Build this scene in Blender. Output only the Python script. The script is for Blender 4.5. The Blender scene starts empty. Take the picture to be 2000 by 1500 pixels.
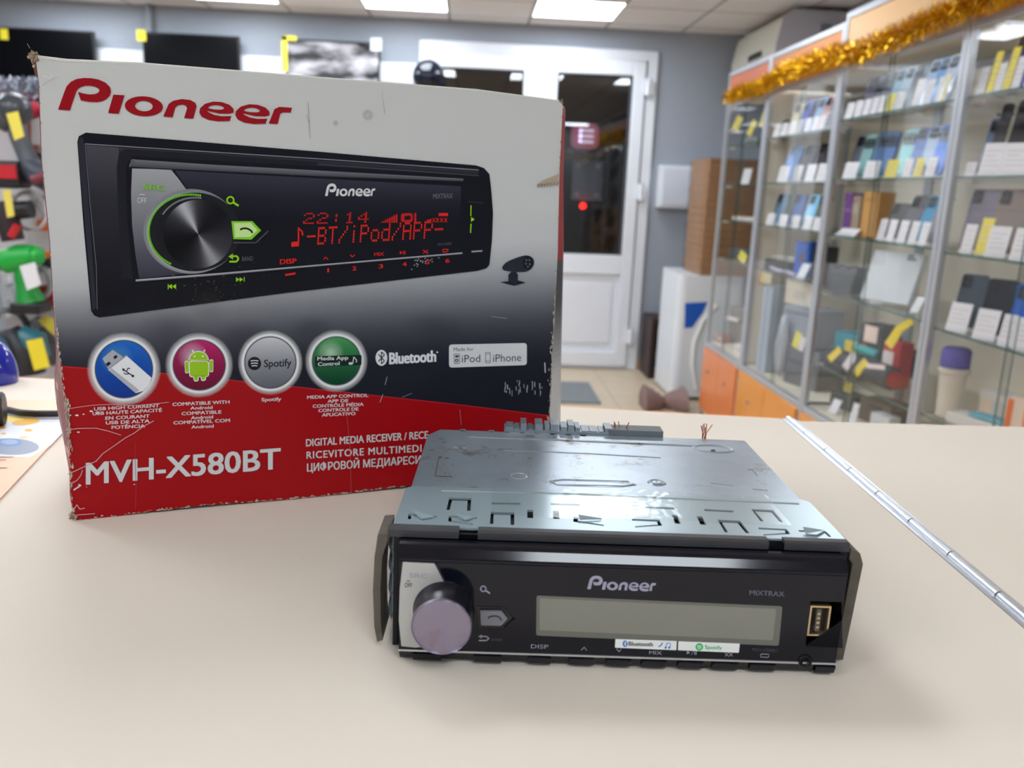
import bpy, bmesh, math, random
from mathutils import Vector, Matrix
from mathutils.geometry import tessellate_polygon
C = bpy.context.scene.collection
S = bpy.context.scene
random.seed(7)
PI = math.pi

# ------------------------------------------------------------------ camera
F = 1665.0; PITCH = .2249; ROLL = .0401; YAW = -math.radians(3.26)
CT = 1.08                                   # counter top height
CAM = Vector((0, 0, CT + .1848))
RZ = Matrix.Rotation(YAW, 3, 'Z')
fw = RZ @ Vector((0, math.cos(PITCH), -math.sin(PITCH)))
up0 = RZ @ Vector((0, math.sin(PITCH), math.cos(PITCH)))
r0 = RZ @ Vector((1, 0, 0))
RT = math.cos(ROLL)*r0 + math.sin(ROLL)*up0
UP = -math.sin(ROLL)*r0 + math.cos(ROLL)*up0
cd = bpy.data.cameras.new('camera'); cam = bpy.data.objects.new('camera', cd); C.objects.link(cam)
M3 = Matrix((RT, UP, -fw)).transposed()
cam.matrix_world = Matrix.Translation(CAM) @ M3.to_4x4()
cd.sensor_width = 36; cd.lens = 36*F/2000; cd.clip_start = .01
cd.dof.use_dof = True; cd.dof.focus_distance = .42
cd.dof.aperture_fstop = cd.lens/2.4         # a phone lens: a pupil of about 2.4 mm
S.camera = cam
# ------------------------------------------------------------------ world, exposure
S.view_settings.view_transform = 'Standard'; S.view_settings.look = 'None'
S.view_settings.gamma = 1; S.view_settings.use_curve_mapping = False
S.view_settings.exposure = 0.2
w = bpy.data.worlds.new('world'); S.world = w; w.use_nodes = True
w.node_tree.nodes['Background'].inputs[0].default_value = (.80, .88, 1, 1)
w.node_tree.nodes['Background'].inputs[1].default_value = .8
PANEL = 16.0                                 # strength of the ceiling panels

# ------------------------------------------------------------------ pixel -> place
def ray(x, y): return fw + RT*((x-1000)/F) - UP*((y-750)/F)
def onz(x, y, z): d = ray(x, y); return CAM + d*((z-CAM.z)/d.z)
def ony(x, y, Y): d = ray(x, y); return CAM + d*((Y-CAM.y)/d.y)
def onx(x, y, X): d = ray(x, y); return CAM + d*((X-CAM.x)/d.x)
def onpl(x, y, p0, n): d = ray(x, y); return CAM + d*((p0-CAM).dot(n)/d.dot(n))
def pj(P):
    d = Vector(P)-CAM; k = d.dot(fw); return (1000+F*d.dot(RT)/k, 750-F*d.dot(UP)/k)

# ------------------------------------------------------------------ materials
def lin(c): return c/12.92 if c <= .04045 else ((c+.055)/1.055)**2.4
def rgb(r, g, b): return (lin(r/255), lin(g/255), lin(b/255), 1)
_m = {}
def mat(col, rough=.5, metal=0, name=None, spec=None, coat=0, noise=0, nscale=40, bump=0, emit=0, alpha=None):
    key = (col, rough, metal, spec, coat, noise, nscale, bump, emit, alpha)
    if key in _m: return _m[key]
    m = bpy.data.materials.new(name or 'paint'); m.use_nodes = True
    nt = m.node_tree; b = nt.nodes['Principled BSDF']
    c = rgb(*col); b.inputs['Base Color'].default_value = c
    b.inputs['Roughness'].default_value = rough; b.inputs['Metallic'].default_value = metal
    if spec is not None: b.inputs['Specular IOR Level'].default_value = spec
    b.inputs['Coat Weight'].default_value = coat; b.inputs['Coat Roughness'].default_value = .05
    if emit: b.inputs['Emission Color'].default_value = c; b.inputs['Emission Strength'].default_value = emit
    if noise or bump:
        tc = nt.nodes.new('ShaderNodeTexCoord'); n = nt.nodes.new('ShaderNodeTexNoise')
        n.inputs['Scale'].default_value = nscale; n.inputs['Detail'].default_value = 6
        nt.links.new(tc.outputs['Object'], n.inputs['Vector'])
        if noise:
            mx = nt.nodes.new('ShaderNodeMix'); mx.data_type = 'RGBA'
            mx.inputs[6].default_value = tuple(v*(1-noise) for v in c[:3])+(1,)
            mx.inputs[7].default_value = tuple(min(1, v*(1+noise)) for v in c[:3])+(1,)
            nt.links.new(n.outputs['Fac'], mx.inputs[0]); nt.links.new(mx.outputs[2], b.inputs['Base Color'])
        if bump:
            bp = nt.nodes.new('ShaderNodeBump'); bp.inputs['Strength'].default_value = bump; bp.inputs['Distance'].default_value = .002
            nt.links.new(n.outputs['Fac'], bp.inputs['Height']); nt.links.new(bp.outputs[0], b.inputs['Normal'])
    _m[key] = m; return m

def glass_mat(name, tint, refl=.10, rough=.0):
    m = bpy.data.materials.new(name); m.use_nodes = True; nt = m.node_tree; nt.nodes.clear()
    o = nt.nodes.new('ShaderNodeOutputMaterial'); t = nt.nodes.new('ShaderNodeBsdfTransparent'); g = nt.nodes.new('ShaderNodeBsdfGlossy')
    lw = nt.nodes.new('ShaderNodeLayerWeight'); lw.inputs[0].default_value = .5
    pw = nt.nodes.new('ShaderNodeMath'); pw.operation = 'POWER'; pw.inputs[1].default_value = 4; nt.links.new(lw.outputs['Facing'], pw.inputs[0])
    ma = nt.nodes.new('ShaderNodeMath'); ma.operation = 'MULTIPLY_ADD'; ma.inputs[1].default_value = .35; ma.inputs[2].default_value = refl*.5; nt.links.new(pw.outputs[0], ma.inputs[0])
    mx = nt.nodes.new('ShaderNodeMixShader'); t.inputs[0].default_value = tint+(1,); g.inputs['Roughness'].default_value = rough
    nt.links.new(ma.outputs[0], mx.inputs[0]); nt.links.new(t.outputs[0], mx.inputs[1]); nt.links.new(g.outputs[0], mx.inputs[2])
    nt.links.new(mx.outputs[0], o.inputs[0]); return m
GLASS = glass_mat('clear_glass', (.985, .99, .985), .06)
GEDGE = mat((70, 105, 98), .2, 0, 'green_glass_edge')
TAPE = glass_mat('clear_tape', (.97, .98, .98), .03, .14)

# colour attribute print (inks of a printed picture)
def print_mat(name, rough=.3, coat=.3):
    m = bpy.data.materials.new(name); m.use_nodes = True; nt = m.node_tree; b = nt.nodes['Principled BSDF']
    a = nt.nodes.new('ShaderNodeVertexColor'); a.layer_name = 'ink'
    nt.links.new(a.outputs['Color'], b.inputs['Base Color']); nt.links.new(a.outputs['Alpha'], b.inputs['Alpha'])
    b.inputs['Roughness'].default_value = rough; b.inputs['Coat Weight'].default_value = coat
    b.inputs['Coat Roughness'].default_value = .1; b.inputs['Specular IOR Level'].default_value = .15
    return m
PRINT = print_mat('printed_ink', .32, 0)
PRINTM = print_mat('faceplate_ink', .3, 0)

# ------------------------------------------------------------------ mesh builder
class MB:
    def __init__(s): s.v = []; s.f = []; s.mi = []; s.col = []; s.sm = []
    def add(s, vs, fs, mi=0, col=None, smooth=False):
        o = len(s.v); s.v += [Vector(v) for v in vs]
        for f in fs:
            s.f.append([i+o for i in f]); s.mi.append(mi); s.col.append(col); s.sm.append(smooth)
        return s
    def box(s, a, b, mi=0, M=None):
        (x0, y0, z0), (x1, y1, z1) = a, b
        vs = [(x, y, z) for z in (z0, z1) for y in (y0, y1) for x in (x0, x1)]
        if M: vs = [M @ Vector(v) for v in vs]
        return s.add(vs, [(0, 2, 3, 1), (4, 5, 7, 6), (0, 1, 5, 4), (2, 6, 7, 3), (0, 4, 6, 2), (1, 3, 7, 5)], mi)
    def prism(s, pts, vec, mi=0, mcap=None, smooth=False):
        "closed outline of 3D points swept along vec; caps tessellated"
        n = len(pts); pts = [Vector(p) for p in pts]; vec = Vector(vec)
        tri = tessellate_polygon([pts])
        vs = pts+[p+vec for p in pts]
        fs = [tuple(t) for t in tri]+[tuple(i+n for i in t)[::-1] for t in tri]
        s.add(vs, fs, mi if mcap is None else mcap)
        s.add(vs, [(i, (i+1) % n, (i+1) % n+n, i+n) for i in range(n)], mi, smooth=smooth)
        return s
    def poly(s, loops, col=None, mi=0):
        loops = [[Vector(p) for p in l] for l in loops]
        tri = tessellate_polygon(loops); vs = [p for l in loops for p in l]
        return s.add(vs, [tuple(t) for t in tri], mi, col)
    def cyl(s, a, b, r0, r1=None, n=20, mi=0, caps=True, mcap=None):
        a = Vector(a); b = Vector(b); r1 = r0 if r1 is None else r1
        z = (b-a).normalized(); x = z.orthogonal().normalized(); y = z.cross(x)
        ring = lambda c, r: [c+(x*math.cos(t)+y*math.sin(t))*r for t in (2*PI*i/n for i in range(n))]
        s.add(ring(a, r0)+ring(b, r1), [(i, (i+1) % n, (i+1) % n+n, i+n) for i in range(n)], mi, smooth=True)
        if caps:
            m2 = mi if mcap is None else mcap
            s.add(ring(a, r0), [tuple(range(n))[::-1]], m2); s.add(ring(b, r1), [tuple(range(n))], m2)
        return s
    def tube(s, pts, r, n=10, mi=0):
        pts = [Vector(p) for p in pts]; rings = []; up = Vector((0, 0, 1)); prev = None
        for i, p in enumerate(pts):
            d = (pts[min(i+1, len(pts)-1)]-pts[max(i-1, 0)]).normalized()
            x = d.cross(up) if prev is None else prev-d*prev.dot(d)
            if x.length < 1e-6: x = d.orthogonal()
            x.normalize(); prev = x; y = d.cross(x)
            rr = r[i] if isinstance(r, (list, tuple)) else r
            rings.append([p+(x*math.cos(t)+y*math.sin(t))*rr for t in (2*PI*k/n for k in range(n))])
        vs = [v for rg in rings for v in rg]; fs = []
        for i in range(len(pts)-1):
            fs += [(i*n+k, i*n+(k+1) % n, (i+1)*n+(k+1) % n, (i+1)*n+k) for k in range(n)]
        s.add(vs, fs, mi, smooth=True)
        s.add(rings[0], [tuple(range(n))[::-1]], mi); s.add(rings[-1], [tuple(range(n))], mi)
        return s
    def lathe(s, prof, c=(0, 0, 0), n=28, mi=0, M=None):
        c = Vector(c); vs = []; m = len(prof)
        for k in range(n):
            t = 2*PI*k/n
            for r, z in prof:
                v = Vector((r*math.cos(t), r*math.sin(t), z)); v = (M @ v) if M else v; vs.append(v+c)
        fs = []
        for k in range(n):
            k2 = (k+1) % n
            for j in range(m-1):
                fs.append((k*m+j, k2*m+j, k2*m+j+1, k*m+j+1))
        return s.add(vs, fs, mi, smooth=True)
    def rbox(s, cx, cy, z0, z1, wx, wy, r, mi=0, axis='z', M=None, seg=5):
        "rounded-corner prism: outline wx x wy about (cx,cy), from z0 to z1"
        o = []
        for (sx, sy, a0) in ((1, 1, 0), (-1, 1, PI/2), (-1, -1, PI), (1, -1, 1.5*PI)):
            for k in range(seg+1):
                t = a0+PI/2*k/seg
                o.append((cx+sx*(wx/2-r)+r*math.cos(t), cy+sy*(wy/2-r)+r*math.sin(t)))
        if axis == 'z': P = [Vector((x, y, z0)) for x, y in o]; V = Vector((0, 0, z1-z0))
        elif axis == 'y': P = [Vector((x, z0, y)) for x, y in o]; V = Vector((0, z1-z0, 0))
        else: P = [Vector((z0, x, y)) for x, y in o]; V = Vector((z1-z0, 0, 0))
        if M: V = (M.to_3x3() @ V); P = [M @ p for p in P]
        return s.prism(P, V, mi)
    def blob(s, c, rx, ry, rz, n=16, m=10, mi=0, jit=0, M=None):
        c = Vector(c); vs = []
        for j in range(m+1):
            ph = PI*j/m-PI/2
            for i in range(n):
                t = 2*PI*i/n; k = 1+(random.uniform(-jit, jit) if 0 < j < m else 0)
                v = Vector((rx*k*math.cos(ph)*math.cos(t), ry*k*math.cos(ph)*math.sin(t), rz*k*math.sin(ph)))
                vs.append(c+(M @ v if M else v))
        fs = [(j*n+i, j*n+(i+1) % n, (j+1)*n+(i+1) % n, (j+1)*n+i) for j in range(m) for i in range(n)]
        return s.add(vs, fs, mi, smooth=True)
    def build(s, name, mats, parent=None, weld=True):
        if not isinstance(mats, (list, tuple)): mats = [mats]
        me = bpy.data.meshes.new(name)
        off = Vector((0, 0, 0))
        q = parent
        while q is not None: off += q.location; q = q.parent
        if parent is not None and getattr(s, 'local', False): off = Vector((0, 0, 0))
        me.from_pydata([v-off for v in s.v], [], s.f)
        for m in mats: me.materials.append(m)
        me.polygons.foreach_set('material_index', s.mi); me.polygons.foreach_set('use_smooth', s.sm)
        if any(c is not None for c in s.col):
            a = me.color_attributes.new('ink', 'FLOAT_COLOR', 'CORNER')
            for p in me.polygons:
                c = s.col[p.index] or (1, 1, 1, 1)
                for k, li in enumerate(p.loop_indices):
                    cc = c[k] if isinstance(c, list) else c
                    a.data[li].color = cc
        me.validate()
        if weld and not any(c is not None for c in s.col):
            bm = bmesh.new(); bm.from_mesh(me); bmesh.ops.remove_doubles(bm, verts=bm.verts, dist=1e-6)
            bmesh.ops.recalc_face_normals(bm, faces=bm.faces)
            for e_ in bm.edges:
                if len(e_.link_faces) == 2 and e_.calc_face_angle(0) > .7: e_.smooth = False
            bm.to_mesh(me); bm.free()
        o = bpy.data.objects.new(name, me); C.objects.link(o)
        if parent is not None: o.parent = parent
        return o
def L():
    b = MB(); b.local = True; return b
def bev(o, wd=.001, seg=2):
    m = o.modifiers.new('bevel', 'BEVEL'); m.width = wd; m.segments = seg; m.limit_method = 'ANGLE'; m.angle_limit = .6
    return o

def tag(o, label, cat, group=None):
    o['label'] = label; o['category'] = cat
    if group: o['group'] = group
    return o
def thing(name, label, cat, loc=(0, 0, 0), rz=0, group=None):
    o = bpy.data.objects.new(name, None); C.objects.link(o); o.empty_display_size = .05
    o.location = loc; o.rotation_euler = (0, 0, rz); tag(o, label, cat, group); return o
def struct(o): o['kind'] = 'structure'; return o

# ------------------------------------------------------------------ lettering
_t = {}
def text2d(s, bold=0.0, space=1.0):
    k = (s, bold, space)
    if k in _t: return _t[k]
    cu = bpy.data.curves.new('t', 'FONT'); cu.body = s; cu.size = 1; cu.offset = bold; cu.resolution_u = 3
    cu.space_character = space; cu.fill_mode = 'FRONT'
    ob = bpy.data.objects.new('t', cu); C.objects.link(ob)
    dg = bpy.context.evaluated_depsgraph_get(); me = bpy.data.meshes.new_from_object(ob.evaluated_get(dg))
    vs = [(v.co.x, v.co.y) for v in me.vertices]; fs = [tuple(p.vertices) for p in me.polygons]
    bpy.data.objects.remove(ob); bpy.data.curves.remove(cu); bpy.data.meshes.remove(me)
    x0 = min(v[0] for v in vs); x1 = max(v[0] for v in vs)
    vs = [((x-x0)/(x1-x0), y/.729) for x, y in vs]      # cap height -> 1, width -> 1
    _t[k] = (vs, fs); return _t[k]

def circ(cx, cy, rx, ry=None, n=36, a0=0, a1=2*PI, tilt=0):
    ry = rx if ry is None else ry; o = []
    m = n if abs(a1-a0) > 6.28 else n+1
    for i in range(m):
        t = a0+(a1-a0)*i/n; x = rx*math.cos(t); y = ry*math.sin(t)
        o.append((cx+x*math.cos(tilt)-y*math.sin(tilt), cy+x*math.sin(tilt)+y*math.cos(tilt)))
    return o
def rquad(q, r=.2, seg=4):
    "rounded corners for a pixel quad"
    o = []
    for i in range(4):
        p = Vector(q[i]); a = Vector(q[i-1]); b = Vector(q[(i+1) % 4])
        da = (a-p); db = (b-p); m = min(da.length, db.length)*r
        A = p+da.normalized()*m; B = p+db.normalized()*m
        for k in range(seg+1):
            t = k/seg; o.append(tuple((1-t)**2*A+2*t*(1-t)*p+t*t*B))
    return o

class Ink:
    "draws flat print on a real plane; shapes are given where the photograph shows them"
    def __init__(s, p0, n, step=.00004):
        s.p0 = Vector(p0); s.n = Vector(n).normalized(); s.mb = MB(); s.lv = 1; s.step = step
    def P(s, x, y): return onpl(x, y, s.p0+s.n*(s.step*s.lv), s.n)
    def poly(s, pts, col, holes=()):
        c = col if len(col) == 4 and col[3] <= 1 and max(col) <= 1 else rgb(*col)
        s.mb.poly([[s.P(*p) for p in pts]]+[[s.P(*p) for p in h] for h in holes], c); return s
    def strip(s, pts, wd, col):
        for a, b in zip(pts, pts[1:]):
            d = Vector((b[0]-a[0], b[1]-a[1]))
            if d.length < 1e-6: continue
            n = Vector((-d.y, d.x)).normalized()*wd/2
            s.poly([(a[0]+n.x, a[1]+n.y), (b[0]+n.x, b[1]+n.y), (b[0]-n.x, b[1]-n.y), (a[0]-n.x, a[1]-n.y)], col)
        return s
    def text(s, t, a, b, h, col, bold=0.0, slant=0.0, h2=None, space=1.0):
        "t with its baseline from pixel a to pixel b, capitals h pixels tall; bold strokes are struck several times"
        vs, fs = text2d(t, 0, space); h2 = h if h2 is None else h2
        ax, ay = a; bx, by = b; e = bold*h*1.6
        for dx, dy in ((0, 0),) if not bold else ((-e, -e*.5), (-e, e*.5), (e, -e*.5), (e, e*.5), (0, 0)):
            out = []
            for u, v in vs:
                hh = h+(h2-h)*u
                out.append(s.P(ax+(bx-ax)*u+slant*v*hh+dx, ay+(by-ay)*u-v*hh+dy))
            s.mb.add(out, fs, 0, rgb(*col)); s.lv += .15
        s.lv -= .15*(5 if bold else 1)
        return s
    def shade(s, rows, col):
        "strips between rows of pixel points, each row its own ink"
        for i in range(len(rows)-1):
            ra, rb = rows[i], rows[i+1]; ca, cb = rgb(*col[i]), rgb(*col[i+1])
            for j in range(len(ra)-1):
                s.mb.add([s.P(*ra[j]), s.P(*ra[j+1]), s.P(*rb[j+1]), s.P(*rb[j])], [(0, 1, 2, 3)], 0, [ca, ca, cb, cb])
        return s
    def fade(s, cx, cy, r0, r1, col, a0=1, a1=0, ry=1, n=48):
        "ring whose ink thins out from r0 to r1"
        c = rgb(*col); A = c[:3]+(a0,); B = c[:3]+(a1,)
        for i in range(n):
            t, u = 2*PI*i/n, 2*PI*(i+1)/n
            q = [(cx+r*math.cos(x), cy+r*ry*math.sin(x)) for r, x in ((r0, t), (r0, u), (r1, u), (r1, t))]
            s.mb.add([s.P(*p) for p in q], [(0, 1, 2, 3)], 0, [A, A, B, B])
        return s
    def up(s): s.lv += 1; return s
    def build(s, name, parent, m=None): return s.mb.build(name, m or PRINT, parent, weld=False)

# brand wordmark outlines, in the pixels of the big printed logo
Z = lambda pts, k, ox, oy: [(x*k+ox, y*k+oy) for x, y in pts]
_z6 = lambda p: Z(p, .13333, 50, 90); _z3 = lambda p: Z(p, .37333, 60, 90)
def sm(pts, it=1):
    for _ in range(it):
        q = []
        for i in range(len(pts)):
            a = pts[i]; b = pts[(i+1) % len(pts)]
            q += [(a[0]*.75+b[0]*.25, a[1]*.75+b[1]*.25), (a[0]*.25+b[0]*.75, a[1]*.25+b[1]*.75)]
        pts = q
    return pts
_e = [(1062, 348), (1061, 328), (1040, 307), (1000, 293), (955, 290), (912, 302), (886, 325), (882, 347), (895, 370), (930, 386), (980, 394), (1041, 392), (1050, 366), (1000, 367), (960, 360), (930, 346), (922, 338), (990, 353), (1040, 354)]
_eh = [(922, 324), (945, 311), (975, 308), (1005, 316), (1013, 326), (1000, 333), (960, 332)]
WORD = [
 ([*_z6([(475, 930), (560, 690), (600, 590), (660, 525), (740, 485), (850, 467), (960, 470), (1070, 490), (1170, 535), (1235, 600), (1252, 665), (1235, 725), (1180, 780), (1120, 810), (1040, 822), (930, 817), (810, 795), (768, 672), (850, 695), (930, 708), (1010, 705), (1060, 685), (1083, 655), (1070, 625), (1020, 595), (950, 580), (880, 580), (810, 598), (765, 630), (740, 670), (650, 942)])], []),
 (_z6([(1285, 712), (1450, 720), (1365, 992), (1208, 980)]), []),
 (_z3(circ(592, 315, 100, 52, tilt=.06)), [_z3(circ(592, 314, 46, 27, tilt=.06))]),
 (_z3([(693, 368), (722, 302), (745, 286), (790, 277), (835, 282), (862, 298), (868, 315), (850, 380), (802, 377), (818, 325), (812, 312), (795, 306), (770, 310), (757, 322), (742, 373)]), []),
 (_z3(_e), [_z3(sm(_eh))]),
 (_z3([(x+188, y+14) for x, y in _e]), [_z3(sm([(x+188, y+14) for x, y in _eh]))]),
 (_z3([(1245, 405), (1275, 330), (1300, 318), (1368, 323), (1360, 348), (1318, 347), (1305, 355), (1292, 408)]), []),
]
# the same outlines straightened: u along the word (0..1), v upward from the baseline
def _norm(p):
    x, y = p; u = (x-114)/(570-114); base = 215+(243-215)*u; h = 55-8*u
    return (u, (base-y)/h)
WORDN = [([_norm(p) for p in o], [[_norm(p) for p in h] for h in hs]) for o, hs in WORD]
def wordmark(ink, a, b, h, col):
    for o, hs in WORDN:
        f = lambda p: (a[0]+(b[0]-a[0])*p[0], a[1]+(b[1]-a[1])*p[0]-p[1]*h)
        ink.poly([f(p) for p in o], col, [[f(p) for p in q] for q in hs])
# ------------------------------------------------------------------ the room
YW = 6.14; ZC = 2.35; XR = 2.14; XL = -4.2; YB = -3.0
def lines_mat(name, base, line, sx, sy, ox, oy, wd, rough=.6, noise=.03, bump=0):
    m = bpy.data.materials.new(name); m.use_nodes = True; nt = m.node_tree; b = nt.nodes['Principled BSDF']
    tc = nt.nodes.new('ShaderNodeTexCoord'); sp = nt.nodes.new('ShaderNodeSeparateXYZ'); nt.links.new(tc.outputs['Object'], sp.inputs[0])
    def mth(op, a, b_=None):
        n = nt.nodes.new('ShaderNodeMath'); n.operation = op
        for i, v in enumerate((a, b_)):
            if v is None: continue
            if isinstance(v, (int, float)): n.inputs[i].default_value = v
            else: nt.links.new(v, n.inputs[i])
        return n.outputs[0]
    res = None
    for ax, s_, o_ in (('X', sx, ox), ('Y', sy, oy)):
        t = mth('FLOORED_MODULO', mth('SUBTRACT', sp.outputs[ax], o_), s_)
        k = mth('LESS_THAN', mth('MINIMUM', t, mth('SUBTRACT', s_, t)), wd/2)
        res = k if res is None else mth('MAXIMUM', res, k)
    n = nt.nodes.new('ShaderNodeTexNoise'); n.inputs['Scale'].default_value = 9; n.inputs['Detail'].default_value = 5
    nt.links.new(tc.outputs['Object'], n.inputs['Vector'])
    c = rgb(*base); mx0 = nt.nodes.new('ShaderNodeMix'); mx0.data_type = 'RGBA'
    mx0.inputs[6].default_value = tuple(v*(1-noise) for v in c[:3])+(1,); mx0.inputs[7].default_value = tuple(min(1, v*(1+noise)) for v in c[:3])+(1,)
    nt.links.new(n.outputs['Fac'], mx0.inputs[0])
    mx = nt.nodes.new('ShaderNodeMix'); mx.data_type = 'RGBA'; nt.links.new(res, mx.inputs[0]); nt.links.new(mx0.outputs[2], mx.inputs[6])
    mx.inputs[7].default_value = rgb(*line); nt.links.new(mx.outputs[2], b.inputs['Base Color']); b.inputs['Roughness'].default_value = rough
    return m
FLOORM = lines_mat('beige_floor_tiles', (196, 178, 152), (150, 136, 118), .42, .42, .1, .2, .006, .35, .10)
CEILM = lines_mat('ceiling_tiles', (240, 232, 228), (150, 148, 146), .525, .525, .36, .18, .016, .9, .02)
WALLM = mat((160, 167, 178), .85, name='grey_wallpaper', noise=.06, nscale=60, bump=.25)
PVC = mat((226, 230, 238), .32, name='white_pvc', noise=.02, nscale=8)
f = MB(); f.box((XL, YB, -.06), (XR+.1, YW+2.6, 0)); struct(f.build('floor', FLOORM))
# ceiling with openings for the light panels
PX = [(-2.79, -2.265), (-1.74, -1.215), (-.69, -.165), (.36, .885), (1.41, 1.935)]
PY = [(5.28, 5.805), (3.18, 3.705), (1.08, 1.605), (-1.02, -.495), (-2.6, -2.075)]
f = MB()
f.box((XL, YB, ZC), (XR+.1, YW, ZC+.06))
struct(f.build('ceiling', CEILM))
lt = mat((238, 247, 255), .5, emit=PANEL, name='light_panel')
lf = mat((235, 235, 235), .5)
names = {(3, 0): 'square ceiling light panel nearest the glass door, above the right door leaf',
         (2, 0): 'square ceiling light panel over the left half of the door, second from right',
         (1, 0): 'square ceiling light panel above the gap between the televisions, far left one'}
for j, (y0, y1) in enumerate(PY):
    for i, (x0, x1) in enumerate(PX):
        if (i == 4 and j in (0, 2, 3)) or (i == 3 and j == 2): continue
        if (j == 3 and i in (2, 4)) or (j == 4 and i in (2, 3)): continue
        if j == 3 and i == 3: x0, x1 = .03, .555; y0, y1 = -1.12, -.595
        lab = names.get((i, j), 'square ceiling light panel overhead, outside the picture, above the counter')
        t = thing('ceiling_light', lab, 'ceiling light', ((x0+x1)/2, (y0+y1)/2, ZC-.012), 0, 'square ceiling light panels')
        b = MB(); e = .012
        b.box((x0, y0, ZC-.012), (x1, y0+e, ZC)).box((x0, y1-e, ZC-.012), (x1, y1, ZC)).box((x0, y0+e, ZC-.012), (x0+e, y1-e, ZC)).box((x1-e, y0+e, ZC-.012), (x1, y1-e, ZC))
        b.build('frame', lf, t)
        b = MB(); b.box((x0+e, y0+e, ZC-.008), (x1-e, y1-e, ZC-.001)); b.build('diffuser', lt, t)
# back wall around the double door
DX0, DX1, DZ = -.365, 1.262, 2.215
f = MB(); f.box((XL, YW, 0), (DX0, YW+.12, ZC)).box((DX1, YW, 0), (XR+.1, YW+.12, ZC)).box((DX0, YW, DZ), (DX1, YW+.12, ZC))
struct(f.build('wall_back', WALLM))
f = MB(); f.box((XR, YB, 0), (XR+.1, YW, ZC)); struct(f.build('wall_right', WALLM))
f = MB(); f.box((XL-.1, YB, 0), (XL, YW, ZC)); struct(f.build('wall_left', WALLM))
f = MB(); f.box((XL-.1, YB-.1, 0), (XR+.1, YB, ZC)); struct(f.build('wall_front', mat((176, 178, 180), .8)))
f = MB(); f.box((DX1, YW-.014, 0), (XR, YW, .07)); struct(f.build('baseboard_back', mat((190, 160, 120), .5)))
f = MB(); f.cyl((-2.14, YW-.03, 1.95), (-2.14, YW-.03, ZC), .022); struct(f.build('trim_1', mat((150, 156, 165), .5)))
# vestibule behind the door
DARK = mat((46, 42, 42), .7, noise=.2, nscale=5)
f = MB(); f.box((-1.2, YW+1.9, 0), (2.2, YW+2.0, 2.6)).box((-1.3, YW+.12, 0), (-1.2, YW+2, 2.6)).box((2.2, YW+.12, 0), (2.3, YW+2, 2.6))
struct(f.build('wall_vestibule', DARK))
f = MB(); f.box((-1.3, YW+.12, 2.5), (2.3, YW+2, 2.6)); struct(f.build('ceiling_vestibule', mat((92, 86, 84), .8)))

t = thing('ceiling_light', 'dim added light panel brightening the vestibule beyond the door glass', 'ceiling light', (.55, YW+.75, 2.47))  # no lamp known here; added to light the objects behind the glass
b = MB(); b.box((.28, YW+.55, 2.478), (.82, YW+.95, 2.5)); b.build('frame', lf, t)
b = MB(); b.box((.3, YW+.57, 2.47), (.8, YW+.93, 2.478)); b.build('diffuser', mat((236, 244, 255), .5, emit=2.2), t)
# double door
d = thing('door_1', 'white double door with two dark glass panes', 'door', ((DX0+DX1)/2, YW, 0)); d['kind'] = 'structure'
b = MB(); e = .07
b.box((DX0, YW-.03, 0), (DX0+e, YW+.08, DZ)).box((DX1-e, YW-.03, 0), (DX1, YW+.08, DZ)).box((DX0+e, YW-.03, DZ-e), (DX1-e, YW+.08, DZ)).box((DX0+e, YW-.03, 0), (DX1-e, YW+.08, .02))
bev(b.build('door_frame', PVC, d), .006)
XM = .45
def leaf(x0, x1, gx0, gx1, hinge):
    z0, z1 = .025, DZ-e-.005; gz0 = ony(1209, 498, YW).z; gz1 = ony(1160, 146, YW).z
    b = MB(); y0, y1 = YW-.045, YW+.03
    b.box((x0, y0, z0), (gx0, y1, z1)).box((gx1, y0, z0), (x1, y1, z1)).box((gx0, y0, gz1), (gx1, y1, z1))
    b.box((gx0, y0, gz0-.14), (gx1, y1, gz0)).box((gx0, y0, z0), (gx1, y1, .13))
    lf_ = bev(b.build('door_leaf', PVC, d), .007)
    b = MB(); b.box((gx0, YW-.02, .13), (gx1, YW+.01, gz0-.14)); b.box((gx0+.05, YW-.03, .19), (gx1-.05, YW-.02, gz0-.2)); bev(b.build('lower_panel', PVC, lf_), .006)
    b = MB(); b.box((gx0-.003, YW-.012, gz0-.003), (gx1+.003, YW-.004, gz1+.003)); b.build('pane', GL_D, lf_)
    b = MB(); g = .012
    b.box((gx0, y0+.006, gz0), (gx0+g, y0+.016, gz1)).box((gx1-g, y0+.006, gz0), (gx1, y0+.016, gz1)).box((gx0+g, y0+.006, gz0), (gx1-g, y0+.016, gz0+g)).box((gx0+g, y0+.006, gz1-g), (gx1-g, y0+.016, gz1))
    b.build('pane_seal', mat((40, 42, 48), .6), lf_)
    for hz in (.25, 1.28, 1.98) if hinge else ():
        b = MB(); b.cyl((x1+.018, YW-.058, hz-.06), (x1+.018, YW-.058, hz+.06), .013); b.box((x1-.02, YW-.056, hz-.05), (x1+.05, YW-.044, hz+.05)); b.build('hinge', PVC, lf_)
GL_D = glass_mat('door_glass', (.72, .74, .76), .16)
leaf(XM+.004, DX1-e-.012, ony(1087, 300, YW).x-.02, ony(1228, 300, YW).x-.01, True)
leaf(DX0+e+.004, XM-.004, -.235, .345, False)
b = MB(); b.box((XM-.02, YW-.062, .05), (XM+.02, YW-.046, DZ-e-.02)); bev(b.build('meeting_strip', PVC, d), .004)

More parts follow.
